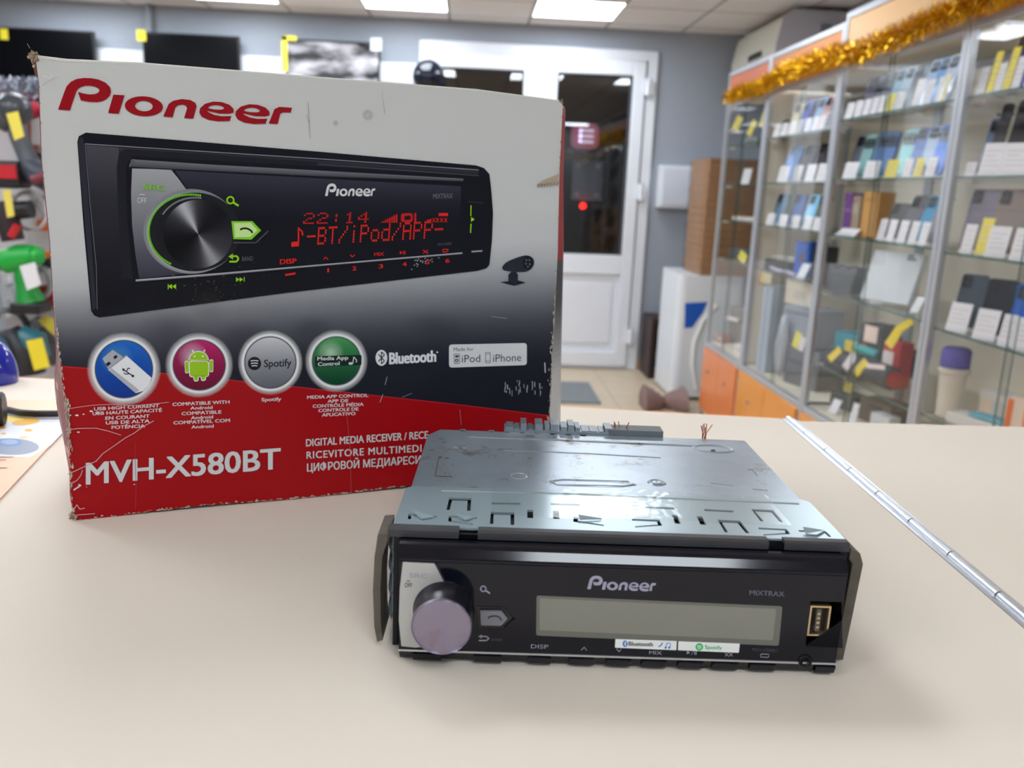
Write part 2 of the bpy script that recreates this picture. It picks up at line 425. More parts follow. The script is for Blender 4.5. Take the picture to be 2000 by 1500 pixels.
# objects behind the door glass, several standing in for reflections in it
YV = YW+1.2
def vest(x, y): return ony(x, y, YV)
p = vest(1143, 266)
t = thing('reflected_sign', 'glowing pinkish rounded square sign with letter E imitating a door glass reflection', 'sign', p)  # stands in for a neon sign mirrored in the glass
b = MB(); b.rbox(p.x, p.z, YV, YV+.04, .23, .20, .05, axis='y'); b.build('sign_body', mat((205, 120, 140), .5, emit=.45), t)
b = MB()
for dx0, dx1, dz0, dz1 in ((-.05, -.03, -.05, .05), (-.05, .07, .035, .055), (-.05, .07, -.01, .01), (-.05, .07, -.055, -.035)):
    b.box((p.x+dx0, YV-.008, p.z+dz0), (p.x+dx1, YV, p.z+dz1))
b.build('letter', mat((235, 225, 245), .5, emit=1.1), t)
b = MB(); b.box((p.x-.6, YV+.04, p.z-.22), (p.x+.6, YV+.06, p.z+.24)); b.build('sign_board', mat((22, 22, 28), .5), t)
ik = Ink((0, YV+.036, 0), (0, -1, 0)); ik.text('OUTLET', (1108, 298), (1152, 298), 8, (190, 190, 200), .02); ik.build('sign_lettering', t)
b = MB(); b.box((p.x-.1, YV+.062, p.z-.1), (p.x+.1, YW+1.9, p.z+.1)); b.build('bracket', DARK, t)
p = vest(1146, 352)
t = thing('reflected_panel', 'grey notice panel with four bright corner fixings imitating a door glass reflection', 'notice board', p)  # solid panel in place of a poster reflection on the pane
q0 = vest(1119, 312); q1 = vest(1174, 392)
b = MB(); b.box((q0.x, YV-.02, q1.z), (q1.x, YV, q0.z)); b.build('board', mat((186, 188, 198), .5), t)
for sx in (q0.x+.045, q1.x-.045):
    for sz in (q0.z-.045, q1.z+.045): b = MB(); b.cyl((sx, YV-.03, sz), (sx, YV-.02, sz), .02); b.build('fixing', mat((245, 245, 250), .3), t)
b = MB(); b.box((q0.x+.1, YV, 0), (q0.x+.14, YV+.04, q0.z-.05)); b.box((q0.x-.1, YV+.0, 0), (q1.x+.1, YV+.16, .02)); b.build('post', DARK, t)
p = vest(1137, 402)
t = thing('signal_lamp', 'small bright red lamp under the grey notice panel behind the door', 'lamp', (p.x, YV-.05, p.z))
b = MB(); b.blob((p.x, YV-.05, p.z), .026, .026, .026); b.build('bulb', mat((255, 30, 20), .4, emit=6), t)
b = MB(); b.cyl((p.x, YV-.05, p.z-.02), (p.x, YV-.05, .0), .012); b.build('stem', DARK, t)
p = vest(1150, 450)
t = thing('side_cabinet', 'low dim brown cabinet standing behind the door glass', 'cabinet', (p.x, YV-.49, 0))
b = MB(); b.box((p.x-.75, YV-.65, 0), (p.x+.3, YV-.33, .74)); bev(b.build('body', mat((96, 78, 66), .6, noise=.15, nscale=6), t), .006)
b = MB(); b.box((p.x-.76, YV-.66, .74), (p.x+.31, YV-.32, .76)); b.build('worktop', mat((120, 66, 48), .5), t)
gl = MB()
def tinsel(mb, pts, R, n, wl=.022, ww=.0012):
    pts = [Vector(p) for p in pts]; seg = []
    tot = 0
    for a, b_ in zip(pts, pts[1:]): seg.append((tot, a, b_)); tot += (b_-a).length
    for i in range(n):
        s_ = random.random()*tot
        for st, a, b_ in seg[::-1]:
            if s_ >= st: break
        c = a+(b_-a).normalized()*(s_-st); dd = (b_-a).normalized()
        x = dd.orthogonal().normalized(); y = dd.cross(x); th = random.random()*2*PI
        rad = (x*math.cos(th)+y*math.sin(th)); o = rad*R*random.uniform(.55, 1.0)+dd*random.uniform(-.4, .4)*R
        sd = Vector((random.gauss(0, 1), random.gauss(0, 1), random.gauss(0, 1))).normalized()*ww*random.uniform(.7, 2)
        k = c+rad*.004; e_ = c+o; m_ = (k+e_)/2+Vector([random.uniform(-.2, .2)*R for _ in range(3)])
        mb.add([k-sd, k+sd, m_+sd, m_-sd, e_+sd*.6, e_-sd*.6], [(0, 1, 2, 3), (3, 2, 4, 5)])
GOLD = mat((216, 168, 36), .25, 1, name='gold_foil')
pp = [vest(1085, 300), vest(1140, 312), vest(1180, 296), vest(1215, 268)]
pp = [Vector((v.x, YV-.12, v.z)) for v in pp]
tinsel(gl, pp, .06, 900); tag(gl.build('tinsel_garland', GOLD), 'dim gold tinsel imitating the cabinet garland reflected in the door glass', 'garland')  # imitates the cabinet tinsel's reflection in the door glass

# ---- back wall things
YT = YW-.01
q0 = ony(0, 108, YT); q1 = ony(820, 132, YT)
t = thing('wall_panel', 'long white slatted panel on the back wall behind the televisions', 'wall panel', ((q0.x+q1.x)/2, YT, 1.0))
b = MB(); zt = ony(500, 108, YT).z; x0 = -3.3; x1 = q1.x+.03
z = zt
while z > 1.0:
    b.box((x0, YT-.022, z-.13), (x1, YT, z-.006)); z -= .136
b.build('slats', PVC, t)
b = MB(); b.box((x0, YT-.012, 1.0), (x1, YT+.001, zt-.004)); b.build('backing', mat((170, 174, 182), .6), t)
BLK = mat((7, 8, 12), .3, spec=.12, name='black_gloss'); YEL = mat((245, 228, 60), .6)
def tv(x0p, y0p, x1p, y1p, lab, scr=BLK, sticker=None):
    y = YW-.11; a = ony(x0p, y0p, y); c = ony(x1p, y0p+6, y); zt_ = (a.z+c.z)/2; h = (c.x-a.x)*.58
    t = thing('television', lab, 'television', ((a.x+c.x)/2, y, zt_-h), 0, 'televisions on the back wall')
    b = MB(); b.box((a.x, y, zt_-h), (c.x, y+.035, zt_)); bev(b.build('bezel', mat((14, 14, 16), .35), t), .003)
    b = MB(); b.box((a.x+.012, y-.002, zt_-h+.018), (c.x-.012, y, zt_-.012)); b.build('screen', scr, t)
    b = MB(); b.box(((a.x+c.x)/2-.12, y+.035, zt_-h+.1), ((a.x+c.x)/2+.12, YT-.02, zt_-.1)); b.build('wall_bracket', mat((30, 30, 32), .6), t)
    if sticker:
        b = MB()
        for (sx0, sy0, sx1, sy1) in sticker:
            p = ony(sx0, sy0, y); r = ony(sx1, sy1, y); b.box((p.x, y-.006, r.z), (r.x, y-.002, p.z))
        b.build('price_sticker', YEL, t)
    return t, y
tv(-60, 52, 182, 0, 'black television at the far left, above the power tools', sticker=[(0, 56, 17, 78)])
tv(277, 63, 467, 0, 'black television with yellow tag, middle one, above the brand carton', sticker=[(267, 58, 286, 81)])
m = bpy.data.materials.new('screen_picture'); m.use_nodes = True; nt = m.node_tree; bb = nt.nodes['Principled BSDF']
tc = nt.nodes.new('ShaderNodeTexCoord'); mp = nt.nodes.new('ShaderNodeMapping'); mp.inputs['Scale'].default_value = (3, 1, 9)
n = nt.nodes.new('ShaderNodeTexNoise'); n.inputs['Scale'].default_value = 1.2; n.inputs['Detail'].default_value = 3
cr = nt.nodes.new('ShaderNodeValToRGB'); cr.color_ramp.elements[0].position = .42; cr.color_ramp.elements[0].color = rgb(20, 20, 26)
cr.color_ramp.elements[1].position = .68; cr.color_ramp.elements[1].color = rgb(190, 188, 195)
nt.links.new(tc.outputs['Object'], mp.inputs[0]); nt.links.new(mp.outputs[0], n.inputs['Vector']); nt.links.new(n.outputs['Fac'], cr.inputs[0])
nt.links.new(cr.outputs[0], bb.inputs['Base Color']); nt.links.new(cr.outputs[0], bb.inputs['Emission Color']); bb.inputs['Emission Strength'].default_value = .5; bb.inputs['Roughness'].default_value = .2
t, y = tv(556, 76, 742, 0, 'television showing a grey picture, with yellow corner band and white tag', m, [(550, 70, 562, 140), (550, 69, 580, 80)])
b = MB(); p = ony(724, 74, y); r = ony(745, 100, y); b.box((p.x, y-.008, r.z), (r.x, y-.003, p.z)); b.build('white_tag', PVC, t)
# black glossy ball on the wall bracket
p = ony(837, 150, YW-.3)
t = thing('dome_fixture', 'glossy black ball on a wall bracket left of the white door', 'wall fixture', p)
b = MB(); b.blob(p, .105, .105, .105, 24, 16); b.build('ball', mat((16, 20, 34), .08), t)
b = MB(); b.cyl((p.x, p.y+.1, p.z), (p.x, YW-.035, p.z), .02); b.box((p.x-.04, YW-.045, p.z-.05), (p.x+.04, YW-.03, p.z+.05)); b.build('bracket', mat((60, 62, 70), .5), t)
# electric box
a = ony(1291, 322, YW-.1); c = ony(1349, 408, YW-.1)
t = thing('fuse_box', 'white wall box with a slightly open cover right of the door', 'fuse box', ((a.x+c.x)/2, YW-.05, c.z))
b = MB(); b.box((a.x, YW-.1, c.z), (c.x, YW, a.z)); bev(b.build('housing', PVC, t), .006)
b = MB(); b.box((a.x+.02, YW-.108, c.z+.02), (c.x-.02, YW-.1, a.z-.02)); bev(b.build('cover', mat((214, 220, 232), .35), t), .003)
# white appliance + wrapped carton stack
ax0, ax1, ay0, ay1, az = 1.305, 1.73, 5.2, 5.72, ony(1350, 538, 5.16).z
t = thing('packed_appliance', 'tall white appliance in film with blue emblem beside the orange cabinet base', 'appliance', ((ax0+ax1)/2, (ay0+ay1)/2, 0))
b = MB(); b.rbox((ax0+ax1)/2, (ay0+ay1)/2, .02, az, ax1-ax0, ay1-ay0, .05); bev(b.build('body', mat((222, 226, 232), .25), t), .01)
b = MB(); b.box((ax0+.03, ay0+.03, 0), (ax1-.03, ay1-.03, .02)); b.build('plinth', mat((50, 50, 54), .7), t)
ip = lambda x, y: ony(x, y, ay0-.003)
b = MB(); b.prism([ip(1338, 592), ip(1382, 590), ip(1372, 612), ip(1352, 640), ip(1337, 641)], (0, .003, 0)); b.build('emblem', mat((20, 88, 190), .4), t)
b = MB(); pts = [ip(1400, 596), ip(1372, 628), ip(1356, 668), ip(1352, 712), ip(1360, 760)]
b.tube([v+Vector((0, -.002, 0)) for v in pts], .014); b.build('curved_band', mat((240, 240, 240), .3), t)
cz = az; tz = ony(1360, 308, 5.2).z
t = thing('carton_stack_bale', 'tall brown cardboard bale wrapped in clear film standing on the white appliance', 'packaging', (1.56, 5.42, cz))
b = MB(); z = cz
k = 0
while z < tz-.01:
    z1 = min(tz, z+.045); j = .004*(k % 2); b.box((1.43-j, 5.2-j, z), (1.72+j, 5.62+j, z1-.002)); z = z1; k += 1
b.build('cardboard_layers', mat((176, 128, 84), .8, noise=.15, nscale=12), t)
b = MB(); b.rbox(1.572, 5.41, cz+.001, tz+.004, .325, .45, .04); bev(b.build('film_wrap', glass_mat('film', (.86, .87, .89), .12, .2), t), .004)
# dark board + bag leaning near the door
a = ony(1262, 612, YW-.08); c = ony(1312, 730, YW-.2)
t = thing('dark_crate', 'dark brown crate with black bag in the corner behind the white appliance', 'crate', (a.x+.17, YW-.2, 0))
b = MB(); x0 = a.x-.01; x1 = a.x+.36; y0 = YW-.34; z1 = a.z
b.box((x0, y0, 0), (x0+.03, YW-.03, z1)).box((x1-.03, y0, 0), (x1, YW-.03, z1)).box((x0+.03, YW-.06, 0), (x1-.03, YW-.03, z1)).box((x0+.03, y0, 0), (x1-.03, YW-.06, .03)).box((x0+.03, y0, z1-.03), (x1-.03, YW-.06, z1))
b.build('frame', mat((52, 30, 30), .5), t)
b = MB(); b.blob((x0+.17, YW-.2, .23), .12, .11, .2, jit=.1); b.build('bag', mat((16, 17, 18), .3), t)
# sack on the floor
a = onz(1248, 790, 0); c = onz(1342, 789, 0)
c.x -= .04; a.y -= .16
t = thing('cloth_sack', 'crumpled brown cloth sack pinched in the middle on the tiled floor', 'sack', ((a.x+c.x)/2, a.y+.1, 0))
b = MB(); n = 18; prof = []
for i in range(25):
    u = i/24; r = .03+.075*(abs(2*u-1)**.8)*(1 if .04 < u < .96 else .5); prof.append((r, u))
rings = []
for i, (r, u) in enumerate(prof):
    rings.append([Vector((a.x+(c.x-a.x)*u, a.y+.1+r*1.3*math.cos(2*PI*k/n)+random.uniform(-.006, .006), max(0.0, .06+r*math.sin(2*PI*k/n)*.95+random.uniform(-.006, .006)-.02))) for k in range(n)])
vs = [v for r in rings for v in r]
b.add(vs, [(i*n+k, i*n+(k+1) % n, (i+1)*n+(k+1) % n, (i+1)*n+k) for i in range(24) for k in range(n)], smooth=True)
b.add(rings[0], [tuple(range(n))[::-1]]); b.add(rings[-1], [tuple(range(n))])
b.build('sack_body', mat((132, 108, 104), .9, noise=.2, nscale=30), t)
a = onz(1060, 787, 0); c = onz(1172, 750, 0)
b = MB(); b.box((a.x, a.y, 0), (onz(1172, 786, 0).x, c.y, .012)); tag(bev(b.build('door_mat', mat((116, 122, 126), .95, noise=.15, nscale=300)), .004), 'flat grey mat on the tiles before the white door', 'mat')
# air conditioner
t = thing('air_conditioner', 'cream wall air conditioner above the far end of the display cabinets', 'air conditioner', (XR-.12, 5.45, 1.95))
x0 = ony(1520, 100, 5.1).x; zt_ = ZC-.03
zb = ony(1480, 150, 5.1).z-.02
pr = [(XR, zb), (x0+.06, zb), (x0, zb+.05), (x0-.01, zb+.2), (x0+.02, zt_-.04), (x0+.07, zt_), (XR, zt_)]
b = MB(); b.prism([(x, 5.12, z) for x, z in pr], (0, .86, 0)); bev(b.build('casing', mat((214, 212, 198), .4), t), .01)
b = MB(); b.prism([(XR-(XR-x)*1.01, 5.10, z) for x, z in pr], (0, .02, 0)); b.build('end_cap', mat((176, 172, 178), .5), t)
p = onx(1472, 113, x0-.012); b = MB(); b.box((x0-.016, p.y-.14, p.z-.012), (x0-.004, p.y+.1, p.z+.022)); b.build('display_slot', mat((30, 34, 34), .3), t)
b = MB(); b.box((XR-.17, 5.092, zt_-.16), (XR-.11, 5.101, zt_-.07)); b.build('side_vent', mat((120, 120, 126), .6), t)
# ------------------------------------------------------------------ display cabinets
XF = 1.39; CD = .42; XB = XF+CD
ALU = mat((190, 194, 202), .35, .55, name='aluminium')
BACKP = mat((226, 217, 200), .6, name='cream_laminate')
ORA = mat((226, 146, 52), .35, coat=.3, name='amber_laminate'); ORB = mat((224, 128, 66), .35, coat=.3, name='orange_laminate')
FILL = mat((240, 246, 255), .5, emit=4.0, name='fill_glow')
RAIL = .45
def cab(lab, y0, y1, zs, ztop, zlow, door, fascia, seam, fill=True, side=True):
    t = thing('display_cabinet', lab, 'display cabinet', ((XF+XB)/2, (y0+y1)/2, 0), 0, 'glass display cabinets along the right wall')
    P = .022
    b = MB()
    for y in (y0+.002, y1-P-.002):
        b.box((XF, y, 0), (XF+P, y+P, ztop)); b.box((XB-P, y, 0), (XB, y+P, ztop))
    for z in (RAIL-.03, zlow-.025, ztop-.025):
        b.box((XF+.001, y0+P+.002, z), (XF+P-.001, y1-P-.002, z+.025)); b.box((XB-P+.001, y0+P+.002, z), (XB-.001, y1-P-.002, z+.025))
    bev(b.build('frame', ALU, t), .002, 1)
    b = MB(); b.box((XF+.004, y0+P+.004, .04), (XB-.004, y1-P-.004, RAIL-.032)); b.build('base_box', BACKP, t)
    ym = (y0+y1)/2
    for k, (a, c) in enumerate(((y0+P+.004, ym-.003), (ym+.003, y1-P-.004))):
        b = MB(); b.box((XF-.012, a, .06), (XF+.003, c, RAIL-.034)); dd = bev(b.build('door', door, t), .002)
        b = MB(); hy = c-.035 if k == 0 else a+.035
        b.cyl((XF-.03, (a+c)/2, .3), (XF-.012, (a+c)/2, .3), .009, .006, 12); b.build('lock', mat((200, 200, 205), .25, 1), dd)
    b = MB(); b.box((XF+.024, y0+P+.004, RAIL-.005), (XB-.006, y1-P-.004, RAIL)); b.build('floor_panel', BACKP, t)
    b = MB(); b.box((XB-.006, y0+P+.003, RAIL), (XB-.001, y1-P-.003, zlow)); b.build('back_panel', BACKP, t)
    if side:
        b = MB(); b.box((XF+P+.004, y1-.008, RAIL), (XB-P-.002, y1-.003, zlow)); b.build('end_panel', BACKP, t)
    for z in zs:
        b = MB(); b.box((XF+.012, y0+P+.006, z-.006), (XB-.02, y1-P-.006, z), 0)
        b.add([(XF+.0118, y0+P+.006, z-.006), (XF+.0118, y1-P-.006, z-.006), (XF+.0118, y1-P-.006, z), (XF+.0118, y0+P+.006, z)], [(0, 1, 2, 3)], 1)
        b.build('glass_shelf', [GLASS, GEDGE], t, weld=False)
        for yy in (y0+P+.004, y1-P-.016):
            b = MB(); b.box((XF+.03, yy, z-.018), (XF+.06, yy+.012, z-.0065)); b.build('shelf_clip', mat((232, 220, 216), .4), t)
    sy = seam
    for k, (a, c) in enumerate(((y0+P+.003, sy+.012), (sy-.012, y1-P-.003))):
        x = XF+.002+.005*k; b = MB(); b.box((x, a, RAIL), (x+.004, c, zlow-.027))
        e = sy+.012 if k == 0 else sy-.012
        b.add([(x, e+(.0002 if k == 0 else -.0002), RAIL), (x+.004, e+(.0002 if k == 0 else -.0002), RAIL), (x+.004, e+(.0002 if k == 0 else -.0002), zlow-.027), (x, e+(.0002 if k == 0 else -.0002), zlow-.027)], [(0, 1, 2, 3)], 1)
        b.build('sliding_glass', [GLASS, GEDGE], t, weld=False)
    for a, c, m_ in fascia:
        b = MB(); b.box((XF+.004, a, zlow+.002), (XF+.012, c, ztop-.027)); b.build('fascia_panel', m_, t)
    if fill:
        if fill == 'back': b = MB(); b.box((XB-.2, y0+.05, zlow-.014), (XB-.06, y1-.05, zlow-.002)); b.build('fill_tube', FILL, t)  # glowing panel standing in for a ceiling light's reflection
        b = MB(); b.box((XF+.028, y0+.06, zlow-.012), (XF+.046, y1-.06, zlow-.002)); b.build('fill_tube', FILL, t)  # added out of sight behind the rail to light tags and phones
    b = MB(); b.box((XF+.014, y0+.026, zlow), (XB-.004, y1-.026, zlow+.006)); b.build('ceiling_panel', BACKP, t)
    return t
YA1, YA0, YB0, YC0, YD0 = 4.83, 4.17, 3.355, 2.50, 1.66
ZSH = [1.57, 1.35, 1.14, .92]
ORP = mat((222, 118, 64), .4, name='salmon_fascia'); ORD = mat((214, 132, 38), .4, name='amber_fascia'); CRM = mat((226, 178, 116), .35, name='pale_fascia')
cab('far end glass display cabinet with orange lower doors beside the white appliance', YA0, YA1, [1.54, 1.335, 1.145, .94], 1.925, 1.765, ORB, [(YA0+.026, YA1-.026, ORP)], 4.5, side=False)
cab('glass display cabinet with amber base and pale boxes, second from the far end', YB0, YA0, [1.545, 1.34, 1.145, .935], 1.925, 1.765, ORA, [(YB0+.026, YA0-.026, ORD)], 3.72)
cab('middle glass display cabinet with speakers at bottom and a purple box', YC0, YB0, [1.57, 1.35, 1.14, .92, .635], 1.955, 1.775, ORA, [(YC0+.026, YB0-.026, CRM)], 2.95, side=False)
cab('nearest glass display cabinet at the right edge with large phones', YD0, YC0, [1.57, 1.35, 1.134, .91, .645], 1.955, 1.775, ORA, [(YD0+.026, YC0-.026, ORD)], 2.09, 'back', side=False)
# gold tinsel along the cabinet tops
b = MB(); pts = []
for x, y in ((1424, 190), (1450, 180), (1485, 172), (1520, 148), (1560, 132), (1600, 118), (1650, 102), (1668, 108), (1700, 92), (1760, 68), (1820, 40), (1880, 14), (1930, -6), (1990, -30)):
    pts.append(onx(x, y, XF-.058))
tinsel(b, pts, .05, 9000, ww=.0011)
for i in range(0): pass
tag(b.build('tinsel_garland', GOLD), 'thick gold tinsel garland draped along the tops of the display cabinets', 'garland')

CUR = [2.50, 3.355]
def on_shelf(px, z, depth, mar=.04):
    X = XF+depth; lo, hi = 1.2, 5.5
    for _ in range(40):
        mid = (lo+hi)/2
        if pj((X, mid, z))[0] > px: lo = mid      # nearer -> further right
        else: hi = mid
    return Vector((X, min(max((lo+hi)/2, CUR[0]+mar), CUR[1]-mar-.01), z+.0006))
def frame_at(p, rz): return p, rz
PH = dict()
def phone(px, z, depth, col, label, group, w=.075, h=.16, lean=.26, rz=.42, cam_='corner', rough=.25, metal=.2):
    p = on_shelf(px, z, depth)
    t = thing('smartphone', label, 'phone', p, -PI/2+rz, group)      # local -y faces the aisle
    Mx = Matrix.Rotation(-lean, 4, 'X')
    b = L(); b.rbox(0, h/2+.012, .004, .012, w, h, .010, axis='y', M=Mx); bev(b.build('body', mat(col, rough, metal), t), .0015, 1)
    dk = tuple(int(c*.45) for c in col)
    b = L()
    if cam_ == 'band': b.rbox(0, h-.022, .001, .004, w*.86, .04, .008, axis='y', M=Mx)
    else: b.rbox(-w/2+.02, h-.012, .002, .004, .030, .038, .007, axis='y', M=Mx)
    cm = b.build('camera_module', mat(dk, .2), t)
    b = L(); xs = (-w/2+.013, -w/2+.027) if cam_ != 'band' else (-.02, .0, .02)
    for x in xs:
        for zz in ((h-.02, h-.004) if cam_ != 'band' else (h-.022,)):
            b.cyl(Mx @ Vector((x, .002, zz)), Mx @ Vector((x, -.0005, zz)), .0052, n=10)
    b.build('lens', mat((30, 30, 36), .05), cm)
    b = L(); c = math.cos(lean); s_ = math.sin(lean)
    b.prism([(-.012, .0, 0), (-.012, .075, 0), (-.012, .012+h*.55*s_, h*.55*c+.004), (-.012, .012+.008+.01*s_, .02)], (.024, 0, 0))
    b.box((-w*.42, -.004, 0), (w*.42, .03, .009)); b.build('stand', mat((226, 232, 236), .2), t)
    return t
def ptag(px, z, depth, label, group, col=(235, 234, 240), w=.055, h=.062, lean=.5, rz=.42):
    p = on_shelf(px, z, depth)
    t = thing('price_tag', label, 'price tag', p, -PI/2+rz, group)
    Mx = Matrix.Rotation(-lean, 4, 'X')
    b = L(); b.box((-w/2, 0, .001), (w/2, .0015, h), M=Mx)
    b.build('card', mat(col, .5), t)
    b = L(); b.box((-w*.4, .0, 0), (w*.4, .02, .0015)); b.box((-w*.4, .001, 0), (w*.4, .003, .008)); b.build('holder', mat((215, 222, 226), .15), t)
    b = L(); k = [.75, .6, .45, .3]
    for i, v in enumerate(k):
        b.box((-w*.38, -.0003, h*v), (w*(.38 if i != 1 else .15), 0, h*v+.0022), M=Mx)
    b.build('small_print', mat((196, 194, 200), .6), t)
    return t
ORDN = ['first', 'second', 'third', 'fourth', 'fifth', 'sixth', 'seventh', 'eighth', 'ninth', 'tenth', 'eleventh']
def fit(items, z, d, w, rz, k=.9):
    "widths that leave a gap to the neighbours"
    P = [on_shelf(it[0], z, (it[3] if len(it) > 3 and isinstance(it[3], dict) else it[2] if len(it) > 2 and isinstance(it[2], dict) else {}).get('d', d)) for it in items]
    gaps = [(b_-a_).length for a_, b_ in zip(P, P[1:])]; out = []
    for i, it in enumerate(items):
        kw = next((x for x in it[2:] if isinstance(x, dict)), {})
        g = min([gaps[j] for j in (i-1, i) if 0 <= j < len(gaps)] or [1]); out.append(min(kw.get('w', w), g*k))
    return out
def rowph(z, shelf, where, items, w=.075, h=.16, d=.066, rz=.42, lean=.26, k=.68):
    ws = fit(items, z, d, w, rz, k)
    for i, it in enumerate(items):
        px, nm, col = it[:3]; kw = it[3] if len(it) > 3 else {}
        kw = dict(dict(w=w, h=h, rz=rz, lean=lean), **kw); dd = kw.pop('d', d); kw['w'] = ws[i]
        phone(px, z, dd, col, f'{nm} smartphone, {ORDN[i]} from left on {shelf} shelf, {where}', f'smartphones on the {shelf} shelf, {where}', **kw)
def rowtag(z, shelf, where, items, w=.055, h=.062, d=.027, rz=.3, lean=.2, k=.48):
    ws = fit(items, z, d, w, rz, k)
    for i, it in enumerate(items):
        px, nm = it[:2]; kw = it[2] if len(it) > 2 else {}
        kw = dict(dict(w=w, h=h, rz=rz, lean=lean), **kw); dd = kw.pop('d', d); kw['w'] = ws[i]
        col = {'white': (236, 234, 240), 'yellow': (240, 222, 74), 'pink': (240, 205, 195), 'cream': (240, 232, 190)}[nm]
        ptag(px, z, dd, f'{nm} price tag, {ORDN[i]} from left on {shelf} shelf, {where}', f'price tags on the {shelf} shelf, {where}', col, **kw)
nC, nD, nB, nA = 'middle cabinet', 'nearest cabinet', 'second far cabinet', 'far end cabinet'
# middle cabinet
CUR[:] = [YC0, YB0]
rowph(1.57, 'top', nC, [(1664, 'violet grey', (112, 108, 132)), (1682, 'dusky violet', (96, 94, 118)), (1699, 'charcoal', (60, 62, 74)), (1716, 'slate', (88, 92, 110)), (1733, 'frosty blue', (160, 196, 216)), (1750, 'silver blue', (186, 208, 226)), (1771, 'graphite', (92, 96, 102)), (1796, 'icy blue', (176, 200, 230)), (1814, 'sky blue', (120, 168, 220)), (1832, 'pale silver', (196, 206, 226))], h=.155, rz=.35, lean=.32, k=.82)
rowtag(1.57, 'top', nC, [(1655, 'white'), (1672, 'white'), (1688, 'white'), (1703, 'white'), (1718, 'white'), (1734, 'yellow'), (1752, 'white'), (1786, 'white', dict(h=.09)), (1806, 'white', dict(h=.08)), (1826, 'white', dict(h=.08)), (1838, 'cream', dict(h=.085))], rz=.25, k=.55)
rowph(1.35, 'second', nC, [(1648, 'slate grey', (104, 112, 126)), (1676, 'pale teal', (134, 178, 182), dict(w=.1, cam_='band')), (1710, 'steel blue', (70, 104, 160), dict(w=.09, cam_='band')), (1752, 'sea green', (116, 164, 168), dict(w=.09, cam_='band')), (1776, 'deep navy', (44, 70, 128)), (1798, 'glassy grey blue', (120, 134, 156)), (1820, 'royal blue', (44, 88, 168), dict(w=.085, cam_='band'))])
rowtag(1.35, 'second', nC, [(1657, 'white', dict(w=.07)), (1698, 'white', dict(w=.07)), (1736, 'yellow', dict(w=.075)), (1767, 'white', dict(w=.06)), (1789, 'yellow', dict(w=.055)), (1813, 'white')])
rowph(1.14, 'third', nC, [(1727, 'dark bronze', (78, 80, 82), dict(h=.13)), (1757, 'dark grey', (104, 102, 110)), (1784, 'bright blue', (44, 140, 190)), (1806, 'mid grey', (124, 124, 134))], rz=.3, lean=.4)
rowtag(1.14, 'third', nC, [(1648, 'white', dict(w=.1, h=.045, lean=.9)), (1717, 'white', dict(w=.06)), (1735, 'white'), (1757, 'white'), (1778, 'white'), (1798, 'white')], h=.075)
def carton(px, z, depth, w, dp, h, col, name, label, cat, rz=.3, mats=None, group=None, lid=None, rough=.6):
    p = on_shelf(px, z, .028+.38*depth+w/2*math.sin(rz), w/2+.02)
    t = thing(name, label, cat, p, -PI/2+rz, group)
    b = L(); b.box((-w/2, 0, 0), (w/2, dp, h)); bev(b.build('body', mat(col, rough), t), .002, 1)
    if lid:
        b = L(); b.box((-w/2-.001, -.001, h*.72), (w/2+.001, dp+.001, h+.001)); b.build('lid', mat(lid, rough), t)
    return t
def decal(t, x0, x1, z0, z1, col, name='label_sticker', y=-.0012, emit=0):
    b = L(); b.box((x0, y, z0), (x1, 0.0002, z1)); return b.build(name, mat(col, .5, emit=emit), t)
t = carton(1632, 1.14, .10, .04, .07, .16, (120, 72, 150), 'product_box', 'tall purple product box on the third shelf of the middle cabinet', 'box'); decal(t, -.015, .015, .09, .1, (170, 130, 190))
t = carton(1660, 1.14, .12, .075, .09, .15, (168, 150, 134), 'product_box', 'taupe product box between the purple and the tan ones', 'box'); decal(t, -.028, .028, .08, .12, (186, 172, 158))
t = carton(1692, 1.14, .12, .08, .08, .165, (208, 156, 88), 'product_box', 'tan orange product box beside the glass seam of the middle cabinet', 'box'); decal(t, -.03, .03, .13, .145, (190, 138, 76))
# grey wavy bag on shelf four
p = on_shelf(1640, .92, .06, .085)
t = thing('padded_pouch', 'dark grey padded pouch with dented top on the fourth shelf, middle cabinet', 'pouch', p, -PI/2+.3)
b = L(); W = .15; H = .105; top = [(-W/2+W*i/14, H*(.86+.14*math.cos(2*PI*i/14)**2)) for i in range(15)]
b.prism([(-W/2-.01, 0, 0)]+[(x, 0, z) for x, z in top]+[(W/2-.02, 0, 0)], (0, .07, 0)); bev(b.build('body', mat((92, 96, 104), .7, noise=.15, nscale=30), t), .01, 3)
b = L(); b.box((-W*.45, -.002, H*.62), (W*.42, 0, H*.66)); b.build('zip', mat((60, 62, 68), .4), t)
# white tablet box standing
p = on_shelf(1722, .92, .06, .1)
t = thing('tablet_box', 'large pale white box leaning back on the fourth shelf of the middle cabinet', 'box', p, -PI/2+.45)
Mx = Matrix.Rotation(-.3, 4, 'X')
b = L(); b.box((-.1, 0, .010), (.1, .025, .19), M=Mx); bev(b.build('body', mat((208, 214, 220), .4), t), .003)
b = L()
for i in range(5): b.box((.04+.012*(i % 3), -.001, .165+.012*(i//3)), (.049+.012*(i % 3), 0, .174+.012*(i//3)), M=Mx)
b.build('printed_icons', mat((60, 80, 84), .5), t)
b = L(); b.box((-.1, .035, 0), (.1, .09, .008)); b.build('stand', mat((220, 226, 230), .3), t)
ptag(1708, .92, .05, 'white price tag lying before the large pale box, middle cabinet', 'price tags on the fourth shelf, middle cabinet', w=.05, h=.05)
ptag(1783, .92, .06, 'narrow white price tag on fourth shelf next to the near post, middle cabinet', 'price tags on the fourth shelf, middle cabinet', w=.03, h=.06)
